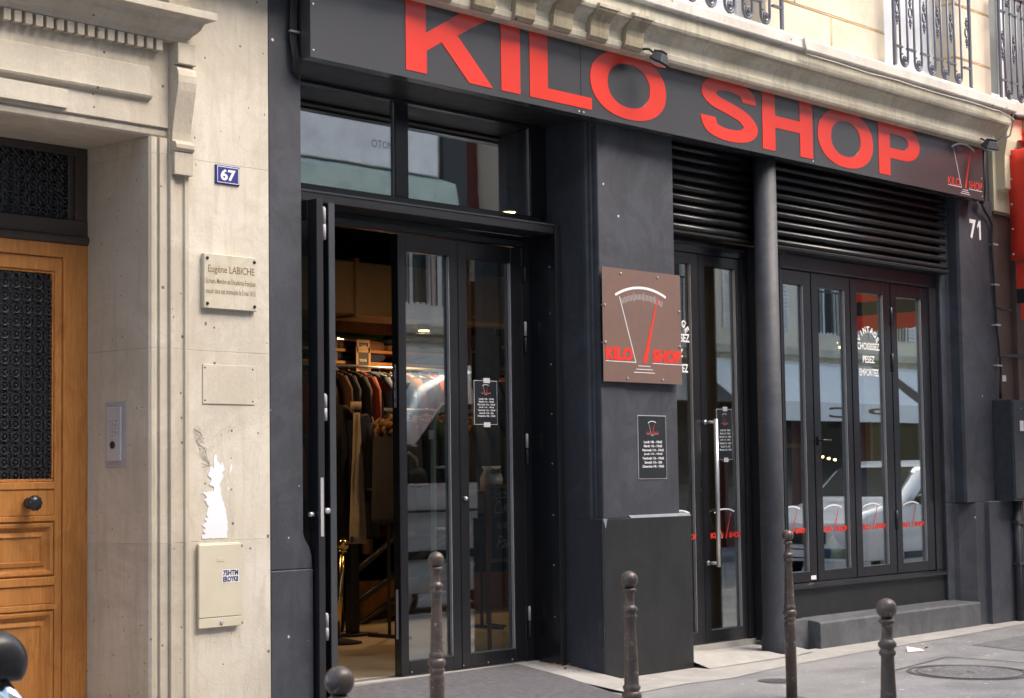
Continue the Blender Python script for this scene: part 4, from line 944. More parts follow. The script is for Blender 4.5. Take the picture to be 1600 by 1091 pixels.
# ================================================================== PAVEMENT THINGS
plain('asphalt_new', (.15, .15, .156), .85, var=.25, bs=.8, scale=150)
prof = [(.038, -.12), (.038, .50), (.0395, .515), (.034, .522), (.034, .530), (.040, .538), (.0405, .550), (.034, .557), (.036, .562), (.045, .574), (.0455, .592), (.037, .603), (.034, .606), (.040, .614), (.0405, .626), (.0345, .634), (.0335, .640), (.0325, .70), (.0295, .80), (.026, .88), (.0245, .925),
        (.031, .932), (.0325, .942), (.026, .950), (.0265, .956), (.0345, .964), (.035, .976), (.0255, .986), (.0215, .992), (.0205, 1.02), (.021, 1.045), (.030, 1.052), (.0315, 1.060), (.024, 1.066), (.016, 1.070)]
for i in range(13):
    a = -R(68) + R(158) * i / 12; prof.append((max(.0005, .0395 * math.cos(a)), 1.1045 + .0395 * math.sin(a)))
bme = MB().lathe(prof, (0, 0, 0), 28).mesh('bollard', 'bollard_paint')
for lab, x, y, zt, ang in (('nearest round topped bollard cut off at the bottom beside the doormat', 3.259, -4.902, 1.010, .0), ('bollard standing in front of the entrance doors', 6.689, -1.902, 1.116, 1.0), ('bollard standing before the main pillar with pale worn patch', 6.541, -3.283, 1.059, 2.0),
                      ('slender bollard standing before the iron column', 10.516, -1.511, 1.102, 3.0), ('bollard on the open pavement before the window step', 6.107, -4.849, 1.015, 4.0)):
    o = bpy.data.objects.new('bollard', bme); COL.objects.link(o); o.location = (x, y, zt - 1.144); o.rotation_euler = (random.uniform(-.006, .006), random.uniform(-.006, .006), ang)
    tag(o, lab, 'bollard', 'brown iron bollards on the pavement')
def disc(name, x, y, r, mat, dz, r0=0, n=40):
    m = MB(); A = []; B = []
    for i in range(n):
        a = 2 * math.pi * i / n; px, py = x + r * math.cos(a), y + r * math.sin(a); A.append((px, py, gz(py) + dz))
        if r0: px, py = x + r0 * math.cos(a), y + r0 * math.sin(a); B.append((px, py, gz(py) + dz))
    if r0: m.add(A + B, [(i, (i + 1) % n, n + (i + 1) % n, n + i) for i in range(n)])
    else: m.add(A, [tuple(range(n))])
    return m.obj(name, mat)
plain('joint_dark', (.09, .09, .092), .8, var=.2); plain('cast_cover', (.13, .13, .135), .6, .3, var=.2, bs=.6, scale=120)
gc = thing('manhole_cover', 'large round manhole cover in the asphalt at the right', 'manhole cover')
for nm, r, r0, mat, dz in (('cover', .40, 0, 'asphalt', .004), ('ring', .47, .435, 'joint_dark', .005), ('ring', .405, .385, 'joint_dark', .0055), ('keyhole', .035, 0, 'joint_dark', .006)):
    o = disc(nm, 12.62, -1.72, r, mat, dz, r0); o.parent = gc
stu = MB()
for i in range(-7, 8):
    for j in range(-7, 8):
        px, py = 12.62 + i * .05, -1.72 + j * .05
        if .07 < math.hypot(px - 12.62, py + 1.72) < .365: stu.box(px - .014, px + .014, py - .014, py + .014, gz(py) + .003, gz(py) + .0065)
stu.obj('tread', 'asphalt', gc)['kind'] = 'stuff'
mk = MB(); P = [ground(1395, 1049), ground(1480, 1027), ground(1600, 1036)]
for a, b in ((P[0], P[1]), (P[1], P[2])):
    d = (b - a).normalized(); n_ = Vector((-d.y, d.x, 0)) * .012; q = [a - n_, a + n_, b + n_, b - n_]; mk.add([(v.x, v.y, gz(v.y) + .004) for v in q], [(0, 1, 2, 3)])
mk.obj('frame_joint', 'joint_dark', gc)
for nm, pts in (('asphalt_patch', [(8.9, -2.2), (10.3, -2.5), (10.6, -1.5), (9.2, -1.25)]), ('asphalt_patch', [(14.2, -1.5), (16.5, -1.3), (16.7, -.7), (14.4, -.8)])):
    q = []
    for i, a in enumerate(pts):
        b = pts[(i + 1) % 4]
        for k in range(8): f = k / 8; q.append((a[0] + (b[0] - a[0]) * f + random.uniform(-.012, .012), a[1] + (b[1] - a[1]) * f + random.uniform(-.012, .012)))
    struct(sheet(nm, 'asphalt_new', [(x, y, gz(y) + .0035) for x, y in q]))
sc_ = thing('small_access_cover', 'small round iron cover in the asphalt near the side threshold', 'access cover')
o = disc('cover', 11.2, -.93, .135, 'cast_cover', .004); o.parent = sc_
for i in range(5):
    w_ = (.10, .125, .13, .125, .10)[i]; yy = -.93 + (i - 2) * .045; MB().add([(11.2 - w_, yy - .006, gz(yy) + .006), (11.2 + w_, yy - .006, gz(yy) + .006), (11.2 + w_, yy + .006, gz(yy) + .006), (11.2 - w_, yy + .006, gz(yy) + .006)], [(0, 1, 2, 3)]).obj('groove', 'joint_dark', sc_)
p = ground(1430, 1017); o = MB().add([(p.x - .16, p.y - .02, p.z + .004), (p.x - .02, p.y - .10, p.z + .006), (p.x + .14, p.y + .02, p.z + .004), (p.x - .02, p.y + .07, p.z + .035), (p.x - .16, p.y - .02, p.z + .002), (p.x + .14, p.y + .02, p.z + .002)], [(0, 1, 3), (1, 2, 3), (0, 1, 2)]).obj('paper_litter', 'paper_white'); tag(o, 'scrap of white paper lying on the pavement before the window step', 'litter')
p = ground(1450, 1013); o = MB().tube([(p.x - .04, p.y, p.z + .008), (p.x + .03, p.y + .02, p.z + .008)], .007, 6).obj('cigarette_end', 'frame_wood'); tag(o, 'tiny orange cigarette end beside the paper scrap', 'litter')
lf = thing('leaf_litter', 'dry leaves gathered against the foot of the entrance reveal', 'leaves'); lf['kind'] = 'stuff'
m = MB()
for i in range(16):
    px = 10.27 + random.uniform(-.06, .06); py = .30 + random.uniform(-.14, .14); pz = .10 - max(0, .3 - py) * .3 + random.uniform(.0, .012); a = random.uniform(0, 6); r_ = random.uniform(.012, .028)
    m.add([(px + r_ * math.cos(a), py + r_ * math.sin(a), pz), (px + .4 * r_ * math.cos(a + 1.6), py + .4 * r_ * math.sin(a + 1.6), pz + .012), (px - r_ * math.cos(a), py - r_ * math.sin(a), pz + .004), (px - .4 * r_ * math.cos(a + 1.6), py - .4 * r_ * math.sin(a + 1.6), pz)], [(0, 1, 2), (0, 2, 3)])
bpy.data.objects.remove(lf); o = m.obj('leaf_litter', 'oak'); tag(o, 'dry leaves gathered against the foot of the entrance reveal', 'leaves', None, 'stuff')

# scooter at bottom left: only its mirror and bars rise into the picture
SC = thing('motor_scooter', 'dark scooter whose rear view mirror pokes in at the bottom left corner', 'scooter')
mx = deep(-2, 1030, 5.0); gy = gz(mx.y)
def ell(c, rx, ry, rz_, n=16, mm=10): return MB().ball(c, 1, n, mm, (rx, ry, rz_))
mm_ = MB(); mm_.loft([[(mx.x + sx * a, mx.y + oy, mx.z + sz * b) for sx, sz in [(math.cos(t) * (1.0 - .12 * math.sin(t)), math.sin(t) if math.sin(t) > 0 else max(-.86, 1.25 * math.sin(t))) for t in [2 * math.pi * i / 24 for i in range(24)]]] for a, b, oy in ((.080, .070, .02), (.086, .077, .012), (.086, .077, -.0), (.078, .068, -.022), (.055, .045, -.04), (.02, .015, -.048))])
mo = mm_.obj('mirror', 'plastic_black', SC); box('mirror_glass', 'steel', mo, mx.x - .07, mx.x + .07, mx.y + .0205, mx.y + .022, mx.z - .05, mx.z + .05, .01)
MB().tube([(mx.x + .0, mx.y - .01, mx.z - .066), (mx.x + .03, mx.y - .03, mx.z - .12), (mx.x + .05, mx.y - .05, mx.z - .19)], [.022, .028, .036], 12).obj('mirror_stalk', 'chrome', SC)
hb = MB(); hb.tube([(mx.x + .34, mx.y - .10, mx.z - .20), (mx.x + .1, mx.y - .05, mx.z - .19), (mx.x - .12, mx.y - .03, mx.z - .20), (mx.x - .5, mx.y - .06, mx.z - .21)], .018, 10); hb.obj('handlebar', 'plastic_black', SC)
MB().tube([(mx.x + .36, mx.y - .10, mx.z - .20), (mx.x + .22, mx.y - .08, mx.z - .195)], .024, 10).obj('grip', 'rubber', SC)
cx0 = mx.x - .12; cy0 = mx.y - .05
MB().loft([[(cx0 + a * math.cos(t), cy0 + .0 + b * math.sin(t), z) for t in [2 * math.pi * i / 16 for i in range(16)]] for a, b, z in ((.10, .08, gy + .20), (.20, .12, gy + .40), (.22, .14, gy + .65), (.18, .13, gy + .80), (.12, .09, gy + .86))]).obj('front_fairing', 'plastic_black', SC)
ell((cx0, cy0 + .10, gy + .72), .07, .05, .06).obj('headlight', 'steel', SC)
MB().loft([[(cx0 + a * math.cos(t), cy0 - .85 + b * math.sin(t), z) for t in [2 * math.pi * i / 16 for i in range(16)]] for a, b, z in ((.14, .42, gy + .30), (.17, .50, gy + .50), (.14, .48, gy + .66))]).obj('rear_body', 'plastic_black', SC)
MB().loft([[(cx0 + a * math.cos(t), cy0 - .85 + b * math.sin(t), z) for t in [2 * math.pi * i / 16 for i in range(16)]] for a, b, z in ((.13, .44, gy + .665), (.14, .45, gy + .72), (.11, .40, gy + .76))]).obj('seat', 'rubber', SC)
box('footboard', 'plastic_black', SC, cx0 - .15, cx0 + .15, cy0 - .55, cy0, gy + .22, gy + .28, .02)
for yy in (.14, -1.15):
    w_ = MB().tube([(cx0, cy0 + yy + .19 * math.cos(a), gy + .235 + .19 * math.sin(a)) for a in [2 * math.pi * i / 24 for i in range(24)]], .045, 10, True).obj('wheel', 'rubber', SC); MB().lathe([(.13, -.03), (.14, 0), (.13, .03)], (cx0, cy0 + yy, gy + .235), 16, 'x').obj('rim', 'satin_steel', w_)

# ================================================================== SHOP INTERIOR
FZ = .12
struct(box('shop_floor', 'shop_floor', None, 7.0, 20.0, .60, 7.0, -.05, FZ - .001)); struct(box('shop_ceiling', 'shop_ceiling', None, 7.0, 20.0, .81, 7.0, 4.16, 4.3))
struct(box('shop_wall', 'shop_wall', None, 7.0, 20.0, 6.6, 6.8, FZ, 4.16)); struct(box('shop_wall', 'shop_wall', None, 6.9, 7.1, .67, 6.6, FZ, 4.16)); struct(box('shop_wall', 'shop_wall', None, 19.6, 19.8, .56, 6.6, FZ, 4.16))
struct(box('display_wall', 'panel_screen', None, 15.66, 15.74, .31, .95, FZ, 4.0))
struct(box('display_floor', 'shelf_wood', None, 13.07, 15.65, .31, 1.5, .45, .545))
struct(box('partition', 'shop_wall', None, 12.75, 13.06, .61, 1.7, FZ, 4.0))
def ipos(u, v, y): return at(u, v, y)
def lamp(label, x, y, z, pw=60, r=.06, spot=False, col=(1, .60, .27)):
    t = thing('ceiling_lamp', label, 'lamp', group='warm ceiling lamps inside the shop')
    MB().lathe([(.02, .22), (.02, .08), (.06, .06), (.075, 0), (.07, -.0)], (x, y, z), 14).obj('lamp_shade', 'plastic_black', t); MB().lathe([(.055, .006), (.001, .004)], (x, y, z - .012), 14).obj('bulb', 'lamp_glow', t)
    l = bpy.data.lights.new('lamp_light', 'AREA'); l.shape = 'DISK'; l.size = .14; l.energy = pw; l.color = col
    o = bpy.data.objects.new('lamp_light', l); COL.objects.link(o); o.location = (x, y, z - .03); o.parent = t
for i, (x, y, z, pw, lb) in enumerate(((9.3, 3.9, 3.35, 9, 'warm spot lamp nearest the open entrance'), (12.9, 4.3, 2.95, 15, 'warm spot lamp over the clothes shelves'), (14.6, 4.2, 3.35, 12, 'warm spot lamp over the fur hooded coats'), (11.3, 1.7, 3.7, 8, 'warm spot lamp behind the transom'), (17.3, 4.4, 3.35, 10, 'warm spot lamp deep in the shop'), (14.6, 1.2, 3.6, 5, 'warm spot lamp over the window display'))):
    lamp(lb, x, y, z, pw)
# ducts and pipes
t = thing('air_duct', 'large square brown air duct under the shop ceiling', 'duct')
for x in np.arange(9.2, 18, 1.25): box('duct_section', 'duct', t, x, x + 1.235, 4.0, 4.6, 3.02, 3.52, .01); 
for x in np.arange(9.2, 18, 1.25): box('flange', 'duct', t, x - .03, x + .02, 3.97, 4.63, 2.99, 3.55, .004)
MB().tube([(11.9, 3.2, 4.1), (11.9, 3.2, 2.92), (13.6, 3.2, 2.92), (17, 3.2, 2.95)], .035, 10).obj('water_pipe', 'duct'); tag(bpy.data.objects['water_pipe'], 'bare pipe dropping from the ceiling and running along the duct', 'pipe')
t = thing('wall_shelving', 'long wooden shelves stacked with clothes on the back wall', 'shelving')
SHY = 5.0
def zv(v, y=SHY, u=565): return at(u, v, y).z
for v0, v1, n in ((502, 521, 'broad_shelf'), (546, 551, 'shelf'), (565, 570, 'shelf'), (616, 622, 'shelf'), (655, 660, 'shelf')): box(n, 'shelf_wood', t, 10.6, 19.0, SHY, SHY + .5, zv(v1), zv(v0), .004)
for x in (10.6, 12.35, 14.1, 15.85, 17.6): box('upright', 'rubber', t, x, x + .05, SHY + .02, SHY + .5, FZ, zv(500), .003)
box('back_board', 'cloth_brown', t, 10.6, 19.0, SHY + .501, SHY + .52, 1.0, zv(480))
# glowing lamp strip under the broad shelf
t2 = thing('shelf_lamp', 'bright warm lamp strip glowing under the broad shelf', 'lamp'); p = at(538, 529, SHY + .1); box('tube', 'lamp_glow', t2, p.x - .55, p.x + .25, SHY + .12, SHY + .16, p.z - .005, p.z + .03); box('holder', 'steel', t2, p.x - .57, p.x + .27, SHY + .10, SHY + .18, p.z + .031, p.z + .05)
l = bpy.data.lights.new('shelf_light', 'AREA'); l.shape = 'RECTANGLE'; l.size = .8; l.size_y = .06; l.energy = 9; l.color = (1, .58, .25); o = bpy.data.objects.new('shelf_light', l); COL.objects.link(o); o.location = (p.x - .15, SHY + .1, p.z - .02); o.parent = t2
cloths = ['cloth_black', 'cloth_grey', 'cloth_navy', 'cloth_brown', 'cloth_green', 'cloth_black', 'cloth_denim', 'cloth_red', 'cloth_black', 'cloth_brown']
def pile(label, x, z, w, h, mats):
    t = thing('folded_clothes', label, 'clothes', group='folded clothes piled on the shelves'); z0 = z
    for k, mt in enumerate(mats):
        hh = h / len(mats); m = MB(); rings = []
        for yy in (-.02, .0, .30, .40):
            s_ = .94 if yy in (-.02, .40) else 1
            rings.append([(x + math.cos(a) * w / 2 * s_ * abs(math.cos(a))**-.5 if abs(math.cos(a)) > .02 else x, SHY + .05 + yy + random.uniform(-.01, .01), z0 + hh / 2 + math.sin(a) * hh / 2 * s_ * (abs(math.sin(a))**-.3 if abs(math.sin(a)) > .02 else 1)) for a in [2 * math.pi * i / 10 for i in range(10)]])
        m.loft(rings); m.obj('garment_fold', mt, t); z0 += hh
names_ = ['pile of dark jumpers on the upper shelf', 'pile of black and brown clothes beside the slate tag', 'low pile of navy clothes on the middle shelf', 'pile of mixed clothes above the coats', 'pile of grey jumpers right of the lamp strip', 'pile of dark trousers towards the corner', 'small pile of brown clothes deep in the shop', 'tall dark pile at the far end of the shelves']
for i in range(8): pile(names_[i], 11.5 + i * .62, zv(546 if i % 2 else 565), .5 + .1 * (i % 3), .22 + .06 * (i % 3), [cloths[(i + k) % 10] for k in range(3)])
# garments on a rail
def garment_mesh(seed, L, W_, sleeve=True):
    rnd = random.Random(seed); rings = []
    for z, wx, wy in ((0, .02, .05), (-.03, .045, .14), (-.07, .06, W_ * .46), (-.25, .075, W_ * .5), (-L * .6, .085, W_ * .52), (-L * .95, .10, W_ * .56), (-L, .09, W_ * .55)):
        rings.append([((wx + .012 * math.sin(5 * a + seed + z * 6)) * math.cos(a), (wy + .018 * math.sin(7 * a + seed * 2)) * math.sin(a), z + .01 * rnd.random()) for a in [2 * math.pi * i / 22 for i in range(22)]])
    m = MB(); m.loft(rings)
    if sleeve:
        for s in (1, -1): m.tube([(0, s * W_ * .43, -.08), (.01, s * (W_ * .5 + .03), -.2), (.0, s * (W_ * .52 + .05), -.42), (.015, s * (W_ * .5 + .04), -.62)], [.06, .062, .055, .045], 10)
    return m
def rail(label, x0, x1, y, z, n, L, mats, glabel, gname='hanging_garment', seed=0, legs=True, furry=False):
    t = thing('clothes_rail', label, 'clothes rail'); MB().tube([(x0, y, z), (x1, y, z)], .016, 10).obj('bar', 'steel', t)
    if legs:
        for x in (x0 + .03, x1 - .03): MB().tube([(x, y, FZ + .02), (x, y, z)], .016, 8).obj('upright', 'plastic_black', t); box('foot', 'plastic_black', t, x - .02, x + .02, y - .25, y + .25, FZ, FZ + .03)
    for i in range(n):
        x = x0 + .08 + (x1 - x0 - .16) * i / max(1, n - 1) + random.uniform(-.01, .01)
        g = thing(gname, glabel, 'garment', group=glabel); g.location = (x, y, z); g.rotation_euler.z = random.uniform(-.14, .14)
        hm = MB(); hm.tube([(0, 0, .012), (.0, .018, .0), (0, .012, -.025), (0, 0, -.05)], .003, 5); hm.tube([(0, -.2, -.10), (0, 0, -.05), (0, .2, -.10)], .006, 6); hm.obj('hanger', 'satin_steel', g)
        b = garment_mesh(seed * 31 + i * 7, L * random.uniform(.9, 1.08), .42); b.v = [(a, c, d - .055) for a, c, d in b.v]; b.obj('body', mats[(i * 3 + seed) % len(mats)], g)
        if furry:
            f = MB(); rnd = random.Random(i + seed)
            for k in range(70):
                a = rnd.uniform(0, 6.28); q = rnd.uniform(-.9, 1); rr = .10 * math.sqrt(1 - q * q); f.ball((rr * math.cos(a), rr * 1.5 * math.sin(a) , -.16 + .10 * q), rnd.uniform(.02, .034), 6, 4)
            f.obj('fur_collar', 'fur', g)
rail('clothes rail below the shelves behind the coat', 10.8, 14.4, 4.5, at(590, 668, 4.5).z, 24, 1.0, cloths, 'dark garment packed on the rail behind the belted coat', seed=1, legs=False)
zr_ = at(565, 573, 4.55).z
rail('upper clothes rail packed with dark garments under the shelf', 10.9, 14.6, 4.55, zr_, 26, .62, ['cloth_black', 'cloth_brown', 'cloth_grey', 'cloth_red', 'cloth_navy', 'cloth_black', 'cloth_denim'], 'dark garment on the upper rail under the shelf', seed=11, legs=False)
p0 = at(640, 641, 2.9); p1 = at(705, 641, 2.9)
rail('clothes rail with fur hooded coats behind the first fixed leaf', p0.x - .3, p1.x + .4, 2.9, p0.z, 6, .95, ['cloth_brown', 'cloth_green', 'cloth_black', 'cloth_grey'], 'coat with a tawny fur collar behind the glass leaf', 'fur_collar_coat', 3, True, True)
rail('clothes rail deep behind the right glass leaf', 14.3, 17.0, 3.6, 1.95, 12, 1.0, cloths, 'dark garment deep behind the right glass leaf', seed=5)
rail('clothes rail seen low behind the side door', 13.3, 15.2, 2.4, 1.55, 9, .9, ['cloth_denim', 'cloth_black', 'cloth_teal', 'cloth_denim', 'cloth_grey'], 'denim or dark garment low behind the side door', seed=8)
# mannequin wearing navy coat with long cream scarf, at the entrance
MQY = 3.3
def mp2(u, v): return at(u, v, MQY)
MN = thing('dressed_dummy', 'dressmaker dummy in a navy coat with a long cream scarf inside the entrance', 'mannequin')
c = mp2(556, 700)
def zz(v): return mp2(556, v).z
rings = []
for z, rx, ry, ox in ((zz(632), .06, .06, 0), (zz(638), .10, .09, 0), (zz(650), .20, .12, 0), (zz(690), .22, .15, 0), (zz(740), .20, .15, 0), (zz(800), .23, .18, .01), (zz(850), .25, .2, .01)):
    rings.append([(c.x - .02 + ox + (rx + .012 * math.sin(6 * a)) * math.cos(a), MQY + .2 + ry * math.sin(a), z) for a in [2 * math.pi * i / 24 for i in range(24)]])
MB().loft(rings).obj('coat', 'cloth_black', MN)
def limb(P, r, nm, mat): return MB().tube(P, r, 12).obj(nm, mat, MN)
S0 = mp2(563, 652); S1 = mp2(577, 690); S2 = mp2(583, 735); S3 = mp2(579, 758)
limb([tuple(S0), tuple(S1), tuple(S2), tuple(S3)], [.075, .10, .085, .06], 'sleeve', 'cloth_navy')
a_ = mp2(572, 655); limb([tuple(mp2(574, 652) - Vector((0, .06, 0))), tuple(mp2(583, 690) - Vector((0, .06, 0))), tuple(mp2(586, 728) - Vector((0, .06, 0)))], [.008, .014, .008], 'piping', 'cloth_cream')
MB().loft([[(q.x + rx * math.cos(a), q.y + rx * math.sin(a), q.z) for a in [2 * math.pi * i / 14 for i in range(14)]] for q, rx in ((mp2(583, 740), .035), (mp2(584, 750), .055), (mp2(581, 760), .06), (mp2(577, 766), .03))]).obj('cuff', 'cloth_cream', MN)
sc1 = []; sc2 = []
for k in range(15):
    v = 645 + 205 * k / 14; uL = 553 - 5.5 * k / 14; uR = 561 + 7 * k / 14; y_ = MQY - .12
    l_ = at(uL, v, y_); r_ = at(uR, v, y_); n_ = 8; row = []
    for i in range(n_ + 1):
        s_ = i / n_; row.append((l_.x + (r_.x - l_.x) * s_, y_ + .025 * math.sin(s_ * 9 + k * .12) - .02, l_.z + (r_.z - l_.z) * s_))
    for i in range(n_, -1, -1):
        s_ = i / n_; row.append((l_.x + (r_.x - l_.x) * s_, y_ + .012 + .025 * math.sin(s_ * 9 + k * .12) - .02, l_.z + (r_.z - l_.z) * s_))
    sc1.append(row)
MB().loft(sc1).obj('scarf', 'cloth_cream', MN); q = at(550, 843, MQY - .16); MB().ball(tuple(q), .022, 10, 6, (1, .3, 1.4)).obj('blue_badge', 'plate_blue', MN)
MB().tube([(c.x, MQY + .2, FZ + .03), (c.x, MQY + .2, zz(840))], .02, 8).lathe([(.18, 0), (.17, .02), (.02, .03)], (c.x, MQY + .2, FZ), 20).obj('stand', 'plastic_black', MN)
MB().tube([tuple(mp2(556, 628)), tuple(mp2(556, 640))], .05, 10).obj('neck', 'skin_dummy', MN)
# brass barrier post
t = thing('barrier_post', 'brass queue post with a round finial just inside the entrance', 'barrier post')
fb = Vector(( *ipos(1,1,1)[:2], 0)); d_ = ray(526, 1006); tt = (FZ - CAMP.z) / d_.z; fb = CAMP + d_ * tt; q = at(536, 851, fb.y - .0)
MB().ball(tuple(q), .052, 20, 12).obj('finial', 'brass', t); dv = (fb - q)
MB().tube([tuple(q + dv * .055), tuple(q + dv * .98)], .026, 14).obj('shaft', 'brass', t); MB().tube([tuple(q + dv * .06), tuple(q + dv * .075)], .040, 14).obj('collar', 'brass', t)
MB().lathe([(.19, 0), (.19, .012), (.05, .04), (.03, .05)], (fb.x + .03, fb.y, FZ), 28).obj('base', 'cloth_black', t)
d_ = ray(553, 993); pb = CAMP + d_ * ((FZ - CAMP.z) / d_.z)
t = thing('steel_post', 'black square steel post with a base plate inside the entrance', 'post'); box('shaft', 'plastic_black', t, pb.x - .045, pb.x + .045, pb.y - .03, pb.y + .06, FZ + .02, 2.0, .004); box('base_plate', 'plastic_black', t, pb.x - .17, pb.x + .17, pb.y - .13, pb.y + .13, FZ, FZ + .019, .003)
q = at(568, 855, pb.y); box('notice', 'cloth_brown', t, q.x - .05, q.x + .07, pb.y - .045, pb.y - .035, q.z - .06, q.z + .07)
# stair rails and low wall behind
t = thing('stair_balustrade', 'dark diagonal stair rails in front of a brown low wall', 'stair rail'); yy = 4.2
for (u0, v0, u1, v1) in ((556, 893, 640, 820), (556, 942, 700, 838), (556, 982, 720, 862), (590, 986, 740, 880)):
    a = at(u0, v0, yy); b = at(u1, v1, yy); MB().tube([tuple(a), tuple(b)], .03, 8).obj('rail', 'plastic_black', t)
a = at(556, 910, 4.5); struct(box('low_wall', 'shelf_wood', None, a.x, a.x + 4.2, 4.5, 4.6, FZ, a.z)); q = at(600, 1, 4.5)
# slate price tags
for lb, u, v, w_, h_ in (('small framed slate tag upper one of the pair on the shelves', 568, 541, .09, .08), ('small framed slate tag lower one of the pair on the shelves', 568, 563, .10, .17), ('small framed slate hanging behind the right glass leaf', 786, 543, .14, .30)):
    y_ = 4.9 if u < 700 else 4.0; q = at(u, v, y_); t = thing('slate_tag', lb, 'price tag'); frame_mb(q.x - w_, q.x + w_, y_, y_ + .02, q.z - h_ * .8, q.z + h_ * .8, .03, .03, .03, .03).obj('frame', 'frame_wood', t); box('slate', 'chalkboard', t, q.x - w_ + .03, q.x + w_ - .03, y_ + .006, y_ + .014, q.z - h_ * .8 + .03, q.z + h_ * .8 - .03)
    m = MB(); m.tube([(q.x - w_ * .5 + w_ * i / 14, y_ + .005, q.z + .018 * math.sin(i * 2.2)) for i in range(15)], .003, 3); m.obj('chalk_writing', 'chalk', t)
# chalkboard with handwriting
y_ = 1.35; a = at(763, 757, y_); b = at(763, 880, y_); x0 = a.x; x1 = a.x + .62; zt_, zb_ = a.z, b.z
t = thing('chalkboard_sign', 'oak framed chalkboard with handwriting behind the right glass leaf', 'chalkboard'); frame_mb(x0, x1, y_, y_ + .03, zb_, zt_, .03, .03, .03, .03).obj('frame', 'frame_wood', t); box('board', 'chalkboard', t, x0 + .03, x1 - .03, y_ + .008, y_ + .02, zb_ + .03, zt_ - .03)
for x in (x0 + .02, x1 - .05): box('leg', 'frame_wood', t, x, x + .03, y_ + .03, y_ + .05, FZ, zb_ + .2)
m = MB(); H = zt_ - zb_
for s, xa, xb, za, zb2 in (('Corner', .07, .24, .86, .93), ('Cult', .06, .25, .62, .78), ('vinta', .10, .26, .43, .53), ('Par', .10, .24, .18, .34)):
    k0 = len(m.v); text(m, s, x0 + xa, x0 + xb, zb_ + za * H, zb_ + zb2 * H, y_ + .0075, -.012)
    for i in range(k0, len(m.v)):
        a_, b_, c_ = m.v[i]; m.v[i] = (a_ + .35 * (c_ - (zb_ + za * H)), b_, c_ + .006 * math.sin(a_ * 60))
quadline(m, (x0 + .07, zb_ + .825 * H), (x0 + .25, zb_ + .83 * H), .006, y_ + .0075); m.obj('handwriting', 'chalk', t)
q = at(768, 748, 1.5); t = thing('gift_bag', 'small pale gift bag with a bow on top of a ledge above the chalkboard', 'bag'); MB().loft([[(q.x + sx * a, 1.5 + sy * a * .5, q.z + z) for sx, sy in ((-1, -1), (1, -1), (1, 1), (-1, 1))] for a, z in ((.085, -.09), (.09, .0), (.06, .07), (.075, .10))]).obj('bag', 'paper_white', t); MB().ball((q.x - .03, 1.45, q.z + .06), .03, 8, 6, (1, .5, .6)).ball((q.x + .03, 1.45, q.z + .06), .03, 8, 6, (1, .5, .6)).obj('bow', 'cloth_grey', t)
box('ledge', 'shelf_wood', None, q.x - .5, q.x + .8, 1.42, 1.7, q.z - .13, q.z - .092); tag(bpy.data.objects['ledge'], 'narrow wooden ledge above the chalkboard', 'shelf')
# pale tubular ladder rack behind fixed leaf
y_ = .86; t = thing('ladder_rack', 'pale tubular ladder rack with a bent top behind the fixed glass leaf', 'rack')
P = [at(679, 1010, y_), at(678, 860, y_), at(677, 700, y_), at(677, 665, y_), at(682, 646, y_), at(692, 634, y_), at(708, 628, y_), at(722, 627, y_)]
plain('tube_pale', (.34, .38, .37), .4); MB().tube([tuple(p) for p in P], .020, 10).obj('upright', 'tube_pale', t)
for v in (730, 826, 925): MB().tube([tuple(at(677, v, y_)), tuple(at(722, v + 1, y_))], .011, 8).obj('rung', 'satin_steel', t)
q = at(673, 680, y_ - .03); box('tag', 'shutter_white', t, q.x - .02, q.x + .025, y_ - .04, y_ - .03, q.z - .03, q.z + .035)
# dark torso form
q = at(757, 540, 3.0); t = thing('bust_form', 'dark jacket on a bust form above the chalkboard', 'mannequin'); MB().loft([[(q.x + a * math.cos(k), 3.0 + b * math.sin(k), q.z + z) for k in [2 * math.pi * i / 18 for i in range(18)]] for a, b, z in ((.14, .10, -.42), (.16, .11, -.25), (.20, .12, -.05), (.17, .11, .07), (.06, .06, .12), (.05, .05, .16))]).obj('jacket', 'cloth_black', t)
MB().tube([(q.x, 3.0, FZ), (q.x, 3.0, q.z - .45)], .02, 8).lathe([(.18, 0), (.02, .03)], (q.x, 3, FZ), 16).obj('stand', 'plastic_black', t)
# pendant glass lamp shade and hood lamp
q = at(654, 745, 1.9); t = thing('hood_lamp', 'dark hooded lamp with a pale rim behind the fixed leaf', 'lamp'); MB().lathe([(.075, -.06), (.07, .0), (.055, .05), (.02, .07)], (q.x, 1.9, q.z), 18).obj('hood', 'box_grey', t); MB().lathe([(.078, -.07), (.078, -.055)], (q.x, 1.9, q.z), 18).obj('rim', 'steel', t); MB().tube([(q.x, 1.9, q.z + .07), (q.x - .02, 1.9, q.z + .14), (q.x - .10, 1.9, q.z + .19), (q.x - .22, 1.9, q.z + .17)], .012, 8).obj('arm', 'satin_steel', t)
q = at(1070, 475, 1.1); t = thing('cone_lamp', 'glowing cream cone lamp behind the side door', 'lamp'); MB().lathe([(.10, .13), (.045, -.14)], (q.x, 1.1, q.z), 18).obj('shade', 'lamp_white', t); MB().tube([(q.x, 1.1, q.z + .12), (q.x, 1.1, 4.1)], .006, 6).obj('cord', 'cable', t)
q = at(1155, 880, 1.6); struct(box('wood_partition', 'shelf_wood', None, q.x - .05, q.x + .55, 1.6, 1.66, FZ, 2.3))
